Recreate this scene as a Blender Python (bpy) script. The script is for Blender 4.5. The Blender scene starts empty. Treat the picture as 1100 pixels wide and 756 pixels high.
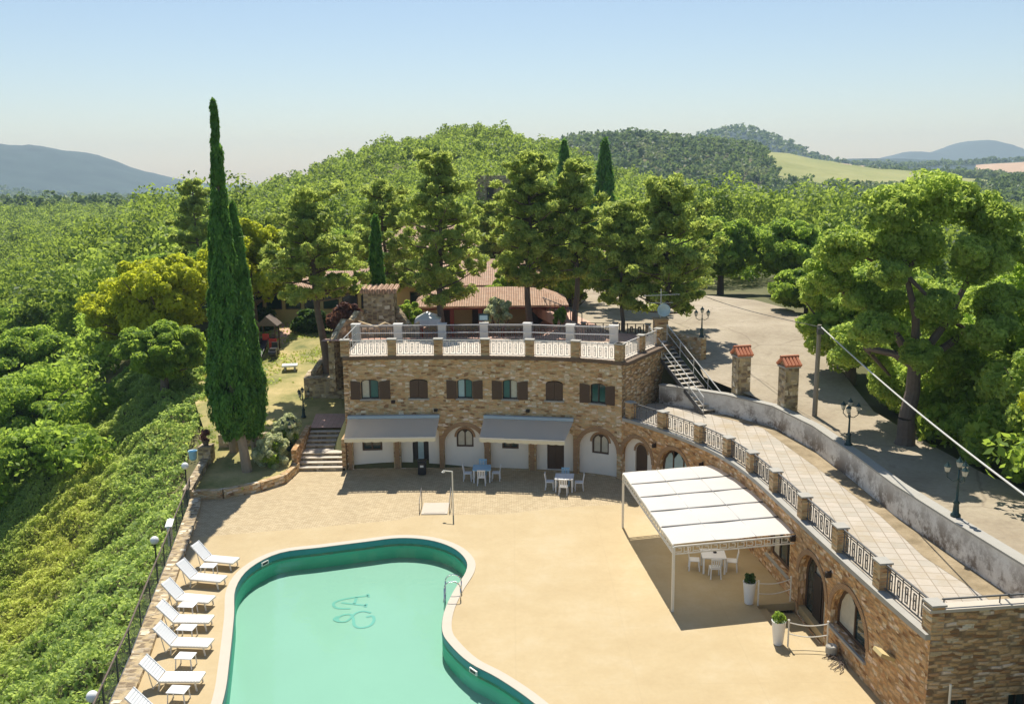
import bpy, bmesh, math, random
import numpy as np
from mathutils import Vector, Matrix
from mathutils.geometry import tessellate_polygon
R = math.radians; PI = math.pi
random.seed(7); rng = np.random.default_rng(11)
SC = bpy.context.scene; COL = SC.collection

# ------------------------------------------------------------------ camera, sky, sun, exposure
H = 16.5
cam = bpy.data.objects.new('camera', bpy.data.cameras.new('camera')); COL.objects.link(cam); SC.camera = cam
pit, rol = R(10.8), R(0.7)
fw = Vector((0, math.cos(pit), -math.sin(pit))); rt = Vector((1, 0, 0)); up = rt.cross(fw)
rt2 = rt*math.cos(rol) - up*math.sin(rol); up2 = rt*math.sin(rol) + up*math.cos(rol)
cam.matrix_world = Matrix(((rt2.x, up2.x, -fw.x, 0), (rt2.y, up2.y, -fw.y, 0), (rt2.z, up2.z, -fw.z, H), (0, 0, 0, 1)))
cam.data.sensor_width = 36; cam.data.lens = 32.73; cam.data.clip_start = 0.5; cam.data.clip_end = 20000
SUN_EL, SUN_AZ = R(60.5), R(-4)            # azimuth measured from +Y towards +X
w = bpy.data.worlds.new('World'); SC.world = w; w.use_nodes = True
nt = w.node_tree; sky = nt.nodes.new('ShaderNodeTexSky'); sky.sky_type = 'NISHITA'; sky.sun_disc = False
sky.sun_elevation = SUN_EL; sky.sun_rotation = SUN_AZ; sky.air_density = 1.0; sky.dust_density = 0.5; sky.ozone_density = 1.6; sky.altitude = 200
bg = nt.nodes['Background']; bg.inputs['Strength'].default_value = 0.069
nt.links.new(sky.outputs[0], bg.inputs[0])
sl = bpy.data.lights.new('sun', 'SUN'); sl.energy = 3.7; sl.angle = R(0.5); sl.color = (1, 0.95, 0.86)
so = bpy.data.objects.new('sun', sl); COL.objects.link(so)
sd = Vector((math.sin(SUN_AZ)*math.cos(SUN_EL), math.cos(SUN_AZ)*math.cos(SUN_EL), math.sin(SUN_EL)))
so.rotation_euler = sd.to_track_quat('Z', 'Y').to_euler(); so.location = (0, 0, 100)
SC.view_settings.view_transform = 'Standard'; SC.view_settings.look = 'None'; SC.view_settings.gamma = 1
SC.view_settings.exposure = 0.82
SC.render.engine = 'CYCLES'
SC.cycles.max_bounces = 8; SC.cycles.diffuse_bounces = 4; SC.cycles.transparent_max_bounces = 12; SC.cycles.volume_bounces = 0

# ------------------------------------------------------------------ materials
class NM:
    def __init__(s, name):
        s.m = bpy.data.materials.new(name); s.m.use_nodes = True; s.t = s.m.node_tree
        s.p = s.t.nodes['Principled BSDF']
    def n(s, typ, **kw):
        o = s.t.nodes.new(typ)
        for k, v in kw.items():
            if k in o.inputs.keys(): o.inputs[k].default_value = v
            else: setattr(o, k, v)
        return o
    def l(s, a, b): s.t.links.new(a, b)
    def ramp(s, fac, stops, interp='LINEAR'):
        r = s.n('ShaderNodeValToRGB'); r.color_ramp.interpolation = interp; e = r.color_ramp.elements
        while len(e) < len(stops): e.new(0.5)
        for i, (p, c) in enumerate(stops):
            e[i].position = p; e[i].color = (*c, 1) if len(c) == 3 else c
        s.l(fac, r.inputs[0]); return r.outputs[0]
    def mix(s, fac, a, b, mode='MIX'):
        m = s.n('ShaderNodeMix', data_type='RGBA', blend_type=mode)
        for inp, v in ((m.inputs[0], fac), (m.inputs[6], a), (m.inputs[7], b)):
            if hasattr(v, 'is_output') or isinstance(v, bpy.types.NodeSocket): s.l(v, inp)
            elif isinstance(v, (int, float)): inp.default_value = v
            else: inp.default_value = (*v, 1)
        return m.outputs[2]
    def coord(s, kind='Object', scale=(1, 1, 1)):
        c = s.n('ShaderNodeTexCoord'); mp = s.n('ShaderNodeMapping'); mp.inputs['Scale'].default_value = scale
        s.l(c.outputs[kind], mp.inputs[0]); return mp.outputs[0]
    def noise(s, vec, scale, detail=4, rough=0.6):
        n = s.n('ShaderNodeTexNoise', Scale=scale, Detail=detail, Roughness=rough); s.l(vec, n.inputs['Vector']); return n.outputs[0]
    def bump(s, h, strength=0.5, dist=0.02):
        b = s.n('ShaderNodeBump', Strength=strength, Distance=dist); s.l(h, b.inputs['Height']); s.l(b.outputs[0], s.p.inputs['Normal'])

def plain(name, col, rough=0.6, var=0.15, scale=3.0, metal=0.0, bump=0.0):
    k = NM(name); v = k.coord()
    n = k.noise(v, scale); n2 = k.noise(v, scale*9, 3)
    c = k.mix(n, tuple(x*(1-var) for x in col), tuple(min(1, x*(1+var)) for x in col))
    c = k.mix(0.25, c, k.mix(n2, tuple(x*(1-2*var) for x in col), col))
    k.l(c, k.p.inputs['Base Color']); k.p.inputs['Roughness'].default_value = rough; k.p.inputs['Metallic'].default_value = metal
    if bump: k.bump(n2, bump, 0.02)
    return k.m

def stone(name, stops, sx=3.3, sz=8.0, mortar=(0.52, 0.40, 0.22), warm=(1, 1, 1), pale=0.70):
    """coursed rubble; UV in metres"""
    k = NM(name); uv = k.n('ShaderNodeUVMap'); 
    c0 = k.n('ShaderNodeMapping'); k.l(uv.outputs[0], c0.inputs[0])
    wob = k.n('ShaderNodeTexNoise', Scale=1.3, Detail=2); k.l(c0.outputs[0], wob.inputs['Vector'])
    va = k.n('ShaderNodeVectorMath', operation='SCALE'); va.inputs['Scale'].default_value = 0.14; k.l(wob.outputs['Color'], va.inputs[0])
    ad = k.n('ShaderNodeVectorMath', operation='ADD'); k.l(c0.outputs[0], ad.inputs[0]); k.l(va.outputs[0], ad.inputs[1])
    def vor(a, b, off, feat='F1', rnd=0.85):
        m = k.n('ShaderNodeMapping'); m.inputs['Scale'].default_value = (a, b, 1); m.inputs['Location'].default_value = (off, off*0.7, 0)
        k.l(ad.outputs[0], m.inputs[0])
        v = k.n('ShaderNodeTexVoronoi', Scale=1.0, Randomness=rnd); v.voronoi_dimensions = '2D'; v.feature = feat
        if feat == 'F1': v.distance = 'CHEBYCHEV'
        k.l(m.outputs[0], v.inputs['Vector']); return v
    v1 = vor(sx, sz, 0)
    sep = k.n('ShaderNodeSeparateColor'); k.l(v1.outputs['Color'], sep.inputs[0])
    col = k.ramp(sep.outputs[0], stops, 'CONSTANT')
    # bigger pale blocks set among the thin courses
    v3 = vor(sx*0.80, sz*0.62, 5.3, rnd=1.0)
    s3 = k.n('ShaderNodeSeparateColor'); k.l(v3.outputs['Color'], s3.inputs[0])
    gt = k.n('ShaderNodeMath', operation='GREATER_THAN'); gt.inputs[1].default_value = pale; k.l(s3.outputs[0], gt.inputs[0])
    lt = k.n('ShaderNodeMath', operation='LESS_THAN'); lt.inputs[1].default_value = 0.38; k.l(v3.outputs['Distance'], lt.inputs[0])
    mu = k.n('ShaderNodeMath', operation='MULTIPLY'); k.l(gt.outputs[0], mu.inputs[0]); k.l(lt.outputs[0], mu.inputs[1])
    pc = k.mix(s3.outputs[1], (0.58, 0.46, 0.28), (0.86, 0.80, 0.66))
    col = k.mix(mu.outputs[0], col, pc)
    nn = k.noise(c0.outputs[0], 22, 5); col = k.mix(0.45, col, k.mix(nn, (0.35, 0.30, 0.24), (1.5, 1.45, 1.35)), 'MULTIPLY')
    big = k.noise(c0.outputs[0], 0.35, 3); col = k.mix(0.5, col, k.mix(big, (0.72, 0.70, 0.66), (1.25, 1.2, 1.1)), 'MULTIPLY')
    # joints: dark gap where the cell distance is high
    e = k.ramp(v1.outputs['Distance'], [(0.34, (0, 0, 0)), (0.52, (1, 1, 1))])
    col = k.mix(e, col, mortar) if False else k.mix(k.mix(e, (0, 0, 0), (0.75, 0.75, 0.75)), col, mortar)
    if warm != (1, 1, 1): col = k.mix(1.0, col, warm, 'MULTIPLY')
    k.l(col, k.p.inputs['Base Color']); k.p.inputs['Roughness'].default_value = 0.92
    inv = k.n('ShaderNodeMath', operation='SUBTRACT'); inv.inputs[0].default_value = 1; k.l(v1.outputs['Distance'], inv.inputs[1])
    a2 = k.n('ShaderNodeMath', operation='MULTIPLY_ADD'); k.l(nn, a2.inputs[0]); a2.inputs[1].default_value = 0.5; k.l(inv.outputs[0], a2.inputs[2])
    k.bump(a2.outputs[0], 1.0, 0.075)
    return k.m

def foliage(name, dark, light, trans=0.35, alt=None):
    k = NM(name); a = k.n('ShaderNodeAttribute', attribute_name='tint')
    g = k.n('ShaderNodeSeparateXYZ'); k.l(a.outputs['Vector'], g.inputs[0])
    c = k.mix(g.outputs[0], dark, light)
    if alt: c = k.mix(g.outputs[1], c, alt)
    k.l(c, k.p.inputs['Base Color']); k.p.inputs['Roughness'].default_value = 0.55
    k.p.inputs['Specular IOR Level'].default_value = 0.25
    tr = k.n('ShaderNodeBsdfTranslucent'); k.l(k.mix(0.5, c, (light[0]*1.6, light[1]*1.5, light[2]*0.9)), tr.inputs[0])
    ms = k.n('ShaderNodeMixShader'); ms.inputs[0].default_value = min(.6, trans+.14)
    k.l(k.p.outputs[0], ms.inputs[1]); k.l(tr.outputs[0], ms.inputs[2])
    k.l(ms.outputs[0], k.t.nodes['Material Output'].inputs['Surface'])
    return k.m

def ground(name, stops, scale=0.4, fine=8, rough=0.95, bump=0.3):
    k = NM(name); v = k.coord(); n = k.noise(v, scale, 6, 0.65); c = k.ramp(n, stops)
    f = k.noise(v, fine, 4); c = k.mix(0.35, c, k.mix(f, (0.35, 0.35, 0.35), (1.6, 1.6, 1.6)), 'MULTIPLY')
    if name == 'worn_road':
        vo_ = k.n('ShaderNodeTexVoronoi', Scale=0.16, Randomness=1.0); vo_.feature = 'DISTANCE_TO_EDGE'; wv = k.n('ShaderNodeVectorMath', operation='ADD'); nz = k.n('ShaderNodeTexNoise', Scale=0.5, Detail=5); k.l(v, nz.inputs['Vector']); k.l(v, wv.inputs[0]); k.l(nz.outputs['Color'], wv.inputs[1]); k.l(wv.outputs[0], vo_.inputs['Vector'])
        cr_ = k.ramp(vo_.outputs['Distance'], [(0.0, (1, 1, 1)), (0.012, (0, 0, 0))]); c = k.mix(k.mix(1.0, cr_, (.5, .5, .5), 'MULTIPLY'), c, (0.16, 0.12, 0.08))
        st_ = k.ramp(k.noise(v, 0.9, 6, .75), [(0.56, (0, 0, 0)), (0.66, (.55, .55, .55))]); c = k.mix(st_, c, (0.24, 0.19, 0.13))
    k.l(c, k.p.inputs['Base Color']); k.p.inputs['Roughness'].default_value = rough; k.bump(f, bump, 0.05); return k.m

def tiles(name, a, b, joint, bw, bh, js=0.02, offset=0.0, stain=None, rot=0, uvs=False):
    k = NM(name); v = k.coord()
    mp = k.n('ShaderNodeMapping'); mp.inputs['Rotation'].default_value = (0, 0, rot)
    if uvs:
        u_ = k.n('ShaderNodeUVMap'); k.l(u_.outputs[0], mp.inputs[0])
    else: k.l(v, mp.inputs[0])
    br = k.n('ShaderNodeTexBrick', Scale=1.0); br.offset = offset
    br.inputs['Brick Width'].default_value = bw; br.inputs['Row Height'].default_value = bh; br.inputs['Mortar Size'].default_value = js
    br.inputs['Color1'].default_value = (*a, 1); br.inputs['Color2'].default_value = (*b, 1); br.inputs['Mortar'].default_value = (*joint, 1)
    k.l(mp.outputs[0], br.inputs['Vector'])
    c = br.outputs[0]
    n = k.noise(v, 0.8, 5); c = k.mix(0.4, c, k.mix(n, (0.65, 0.65, 0.65), (1.3, 1.3, 1.3)), 'MULTIPLY')
    if stain:
        n2 = k.noise(v, 0.35, 6, 0.7); f = k.ramp(n2, [(0.5, (0, 0, 0)), (0.68, (0.8, 0.8, 0.8))]); c = k.mix(f, c, stain)
    k.l(c, k.p.inputs['Base Color']); k.p.inputs['Roughness'].default_value = 0.85; k.bump(br.outputs['Fac'], -0.4, 0.01); return k.m

def deck_mat():
    k = NM('deck_paint'); v = k.coord()
    n = k.noise(v, 0.35, 6, 0.7); f = k.noise(v, 6, 5, 0.7)
    c = k.ramp(n, [(0.3, (0.425, 0.315, 0.155)), (0.5, (0.465, 0.355, 0.185)), (0.7, (0.50, 0.40, 0.235))])
    c = k.mix(0.22, c, k.mix(f, (0.45, 0.43, 0.36), (1.25, 1.25, 1.25)), 'MULTIPLY')
    st = k.noise(v, 1.3, 7, 0.8); sf = k.ramp(st, [(0.62, (0, 0, 0)), (0.8, (0.5, 0.5, 0.5))]); c = k.mix(sf, c, (0.46, 0.28, 0.10)); br = k.n('ShaderNodeTexBrick', Scale=1.0); br.offset = 0; br.inputs['Brick Width'].default_value = 4.0; br.inputs['Row Height'].default_value = 4.0; br.inputs['Mortar Size'].default_value = 0.012; k.l(v, br.inputs['Vector']); c = k.mix(k.mix(1.0, br.outputs['Fac'], (.16, .16, .16), 'MULTIPLY'), c, (0.25, 0.18, 0.09)); w_ = k.noise(v, 0.12, 3); c = k.mix(0.25, c, k.mix(w_, (0.7, 0.68, 0.62), (1.25, 1.25, 1.3)), 'MULTIPLY')
    k.l(c, k.p.inputs['Base Color']); k.p.inputs['Roughness'].default_value = 0.7; k.bump(f, 0.15, 0.01); return k.m

def roof_mat():
    k = NM('clay_tiles'); uv = k.n('ShaderNodeUVMap')
    w1 = k.n('ShaderNodeTexWave', Scale=1.9, Distortion=0.3); w1.bands_direction = 'X'; k.l(uv.outputs[0], w1.inputs['Vector'])
    w2 = k.n('ShaderNodeTexWave', Scale=0.9, Distortion=0.4); w2.bands_direction = 'Y'; w2.wave_profile = 'SAW'; k.l(uv.outputs[0], w2.inputs['Vector'])
    n = k.noise(uv.outputs[0], 2.2, 5, 0.75)
    c = k.ramp(n, [(0.3, (0.46, 0.26, 0.17)), (0.5, (0.60, 0.40, 0.28)), (0.7, (0.68, 0.51, 0.39))])
    c = k.mix(0.8, c, k.mix(w1.outputs[0], (0.45, 0.42, 0.4), (1.2, 1.15, 1.1)), 'MULTIPLY')
    c = k.mix(0.3, c, k.mix(w2.outputs[0], (0.6, 0.6, 0.6), (1.1, 1.1, 1.1)), 'MULTIPLY')
    k.l(c, k.p.inputs['Base Color']); k.p.inputs['Roughness'].default_value = 0.9; k.bump(w1.outputs[0], 0.8, 0.08); return k.m

def cloth(name, col, trans, var=.04):
    k = NM(name); v = k.coord(); n = k.noise(v, 0.8, 5, .7); c = k.mix(n, tuple(x*(1-2*var) for x in col), tuple(min(1, x*(1+var)) for x in col)); k.l(c, k.p.inputs['Base Color']); k.p.inputs['Roughness'].default_value = .85
    tr = k.n('ShaderNodeBsdfTranslucent'); k.l(c, tr.inputs[0]); ms = k.n('ShaderNodeMixShader'); ms.inputs[0].default_value = trans; k.l(k.p.outputs[0], ms.inputs[1]); k.l(tr.outputs[0], ms.inputs[2]); k.l(ms.outputs[0], k.t.nodes['Material Output'].inputs['Surface']); return k.m

def glass_mat():
    k = NM('window_glass'); k.p.inputs['Base Color'].default_value = (0.02, 0.04, 0.04, 1); k.p.inputs['Roughness'].default_value = 0.05
    k.p.inputs['Specular IOR Level'].default_value = 0.9; return k.m

def curtain_mat(col):
    k = NM('curtain_glass'); v = k.coord(); n = k.noise(v, 5, 2)
    k.l(k.mix(n, tuple(x*0.7 for x in col), col), k.p.inputs['Base Color']); k.p.inputs['Roughness'].default_value = 0.12; return k.m

def water_mat():
    k = NM('pool_water'); t = k.n('ShaderNodeBsdfTransparent'); t.inputs[0].default_value = (0.80, 0.955, 0.90, 1)
    g = k.n('ShaderNodeBsdfGlossy', Roughness=0.03); fr = k.n('ShaderNodeFresnel', IOR=1.33)
    n = k.noise(k.coord(), 2.2, 3); b = k.n('ShaderNodeBump', Strength=0.12, Distance=0.05); k.l(n, b.inputs['Height'])
    k.l(b.outputs[0], g.inputs['Normal']); k.l(b.outputs[0], fr.inputs['Normal'])
    ms = k.n('ShaderNodeMixShader'); k.l(fr.outputs[0], ms.inputs[0]); k.l(t.outputs[0], ms.inputs[1]); k.l(g.outputs[0], ms.inputs[2])
    k.l(ms.outputs[0], k.t.nodes['Material Output'].inputs['Surface']); return k.m

def plaster_mat():
    k = NM('stained_plaster'); v = k.coord(); n = k.noise(v, 1.2, 8, 0.75); n2 = k.noise(v, 0.5, 6, 0.8)
    c = k.ramp(n, [(0.35, (0.56, 0.52, 0.46)), (0.5, (0.70, 0.67, 0.61)), (0.65, (0.78, 0.76, 0.70))])
    f = k.ramp(n2, [(0.47, (0, 0, 0)), (0.56, (1, 1, 1))]); 
    g = k.n('ShaderNodeSeparateXYZ'); k.l(v, g.inputs[0])
    mr = k.n('ShaderNodeMapRange'); k.l(g.outputs[2], mr.inputs[0]); mr.inputs[1].default_value = -.1; mr.inputs[2].default_value = 1.3; low = k.ramp(mr.outputs[0], [(0.0, (1, 1, 1)), (0.35, (.75, .75, .75)), (1.0, (0.05, 0.05, 0.05))])   # dirt band along the foot of the wall
    c = k.mix(k.mix(1.0, f, low, 'MULTIPLY'), c, (0.13, 0.09, 0.055))
    k.l(c, k.p.inputs['Base Color']); k.p.inputs['Roughness'].default_value = 0.9; k.bump(n, 0.3, 0.02); return k.m

BR = [(0.0, (0.320, 0.186, 0.091)), (0.12, (0.600, 0.392, 0.201)), (0.28, (0.660, 0.461, 0.244)), (0.44, (0.460, 0.304, 0.152)), (0.56, (0.700, 0.510, 0.305)), (0.70, (0.580, 0.363, 0.195)), (0.82, (0.740, 0.559, 0.366)), (0.93, (0.880, 0.755, 0.647))]
M = dict(
 stone=stone('rubble_stone', BR), stone_warm=stone('warm_rubble_stone', BR, warm=(1.0, 0.90, 0.80), mortar=(0.44, 0.30, 0.16)),
 stone_end=stone('end_rubble_stone', BR, sx=2.7, sz=9.5, mortar=(0.22, 0.16, 0.09), pale=0.76),
 stone_ruin=stone('ruin_stone', [(0, (0.26, 0.20, 0.13)), (0.4, (0.36, 0.29, 0.20)), (0.7, (0.45, 0.38, 0.28))], 3, 5),
 pier=stone('pier_stone', BR[:6], 2.2, 11, pale=0.97), brick=tiles('brick_trim', (0.36, 0.20, 0.10), (0.44, 0.27, 0.13), (0.25, 0.17, 0.1), 0.22, 0.07, 0.01, 0.5, uvs=True),
 white=plain('white_wall_paint', (0.88, 0.81, 0.70), 0.8, 0.05, 1.5), whiteP=plain('white_plastic', (0.80, 0.80, 0.78), 0.4, 0.03),
 canvas=cloth('white_canvas', (0.90, 0.87, 0.81), 0.4, .05), awn=cloth('grey_awning_fabric', (0.88, 0.83, 0.73), 0.55), val=plain('cream_valance', (0.80, 0.72, 0.50), 0.8, 0.05),
 blue=plain('pale_blue_plastic', (0.34, 0.58, 0.74), 0.4, 0.05), awnmetal=plain('blue_grey_metal', (0.42, 0.52, 0.58), 0.4, 0.05),
 wood=plain('brown_wood', (0.095, 0.055, 0.03), 0.6, 0.3, 12), dark=plain('dark_frame', (0.03, 0.022, 0.018), 0.5, 0.1), black=plain('black_paint', (0.02, 0.02, 0.022), 0.4, 0.1),
 iron=plain('dark_grey_iron', (0.10, 0.10, 0.10), 0.5, 0.1), irongreen=plain('dark_green_iron', (0.02, 0.05, 0.045), 0.4, 0.1), steel=plain('pale_grey_steel', (0.55, 0.56, 0.56), 0.35, 0.05, metal=0.3),
 chrome=plain('chrome', (0.7, 0.7, 0.7), 0.15, 0.02, metal=1.0), rail=plain('off_white_iron', (0.62, 0.60, 0.55), 0.5, 0.06), postw=plain('cream_metal', (0.78, 0.74, 0.64), 0.4, 0.04),
 conc=plain('concrete', (0.40, 0.38, 0.33), 0.9, 0.2, 2, bump=0.2), concP=plain('pale_grey_pier_paint', (0.58, 0.57, 0.54), 0.85, 0.12, 2), coping=plain('coping_stone', (0.52, 0.46, 0.37), 0.8, 0.08, 2),
 brownledge=plain('brown_ledge', (0.16, 0.11, 0.07), 0.9, 0.2, 3),
 deck=deck_mat(), pave=tiles('cobble_paving', (0.42, 0.32, 0.18), (0.54, 0.43, 0.26), (0.30, 0.23, 0.13), 0.24, 0.12, 0.012, 0.5),
 slabs=tiles('concrete_slabs', (0.40, 0.36, 0.29), (0.48, 0.42, 0.34), (0.28, 0.23, 0.17), 0.5, 0.5, 0.018, stain=(0.36, 0.28, 0.17), rot=R(8)),
 pink=tiles('pink_paving', (0.62, 0.36, 0.27), (0.68, 0.42, 0.32), (0.45, 0.28, 0.2), 0.3, 0.3, 0.01, stain=(0.48, 0.33, 0.22)),
 terr=tiles('terrace_tiles', (0.54, 0.47, 0.38), (0.60, 0.53, 0.44), (0.5, 0.42, 0.32), 0.4, 0.4, 0.012),
 road=ground('worn_road', [(0.3, (0.27, 0.215, 0.145)), (0.5, (0.36, 0.30, 0.21)), (0.7, (0.42, 0.355, 0.26))], 0.25, 5, bump=0.2),
 gravel=ground('gravel_strip', [(0.3, (0.20, 0.15, 0.08)), (0.6, (0.36, 0.28, 0.17))], 1.2, 10),
 lawn=ground('dry_lawn', [(0.30, (0.10, 0.13, 0.03)), (0.45, (0.30, 0.27, 0.09)), (0.62, (0.48, 0.38, 0.16)), (0.75, (0.55, 0.44, 0.22))], 0.35, 9),
 soil=ground('wooded_ground', [(0.3, (0.05, 0.06, 0.02)), (0.5, (0.11, 0.11, 0.04)), (0.72, (0.22, 0.17, 0.09))], 0.05, 1.2),
 field=ground('hay_field', [(0.3, (0.20, 0.23, 0.06)), (0.6, (0.30, 0.30, 0.10)), (0.8, (0.36, 0.32, 0.13))], 0.01, 0.15), tan=ground('ploughed_field', [(0.3, (0.42, 0.28, 0.17)), (0.7, (0.52, 0.37, 0.24))], 0.01, 0.1),
 farhill=ground('hazed_far_woods', [(0.3, (0.012, 0.036, 0.042)), (0.7, (0.035, 0.075, 0.07))], 0.012, 0.08),  # distant woods, with the blue of haze put into their colour
 roof=roof_mat(), glass=glass_mat(), cteal=curtain_mat((0.06, 0.15, 0.135)), ccream=curtain_mat((0.62, 0.58, 0.46)), cblue=curtain_mat((0.45, 0.60, 0.62)),
 water=water_mat(), poolfloor=plain('pool_floor_paint', (0.30, 0.44, 0.37), 0.7, 0.07, 0.35), poolwall=plain('shaded_pool_wall', (0.12, 0.50, 0.38), 0.7, 0.06, 0.7), poolshade=plain('teal_band', (0.03, 0.26, 0.25), 0.5, 0.08, 3),
 poolmark=plain('pool_mark', (0.17, 0.40, 0.36), 0.7, 0.05),
 plaster=plaster_mat(), yellow=plain('ochre_plaster', (0.58, 0.46, 0.22), 0.9, 0.08), red=plain('dark_red_paint', (0.16, 0.03, 0.02), 0.6, 0.1), redP=plain('red_plastic', (0.55, 0.03, 0.02), 0.4, 0.05),
 globe=plain('white_globe', (0.85, 0.85, 0.83), 0.25, 0.01), bark=plain('bark', (0.17, 0.13, 0.10), 0.95, 0.35, 5, bump=0.6), barkpale=plain('pale_bark', (0.34, 0.27, 0.19), 0.95, 0.3, 5, bump=0.6), pole=plain('weathered_pole', (0.30, 0.26, 0.20), 0.9, 0.15, 3),
 tilebright=plain('orange_tile', (0.55, 0.20, 0.10), 0.85, 0.25, 6), bag=plain('cream_cloth', (0.72, 0.66, 0.5), 0.9, 0.05), pebbles=ground('rubble_ground', [(0.3, (0.3, 0.2, 0.12)), (0.6, (0.5, 0.38, 0.22))], 2, 8),
 f_pine=foliage('pine_needles', (0.115, 0.198, 0.063), (0.530, 0.623, 0.182), 0.45), f_cyp=foliage('cypress_foliage', (0.051, 0.144, 0.030), (0.176, 0.362, 0.061), 0.25),
 f_yel=foliage('yellow_green_leaves', (0.26, 0.34, 0.025), (0.60, 0.64, 0.07), 0.5), f_mid=foliage('green_leaves', (0.119, 0.220, 0.045), (0.418, 0.565, 0.109), 0.45), f_oak=foliage('oak_leaves', (0.120, 0.221, 0.054), (0.537, 0.665, 0.172), 0.45),
 f_hill=foliage('hill_tree_leaves', (0.086, 0.172, 0.032), (0.359, 0.466, 0.096), 0.42, alt=(0.043, 0.098, 0.032)), f_far=foliage('far_tree_leaves', (0.048, 0.103, 0.052), (0.196, 0.275, 0.104), 0.3, alt=(0.279, 0.304, 0.147)),
 f_vine=foliage('vine_leaves', (0.126, 0.233, 0.051), (0.478, 0.606, 0.205), 0.45, alt=(0.629, 0.582, 0.123)), f_bush=foliage('pale_bush_leaves', (0.16, 0.24, 0.09), (0.85, 0.88, 0.72), 0.35), f_purple=foliage('purple_leaves', (0.08, 0.035, 0.035), (0.30, 0.16, 0.13), 0.25), f_dark=foliage('dark_hedge_leaves', (0.029, 0.072, 0.025), (0.146, 0.247, 0.061), 0.25),
)
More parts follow.
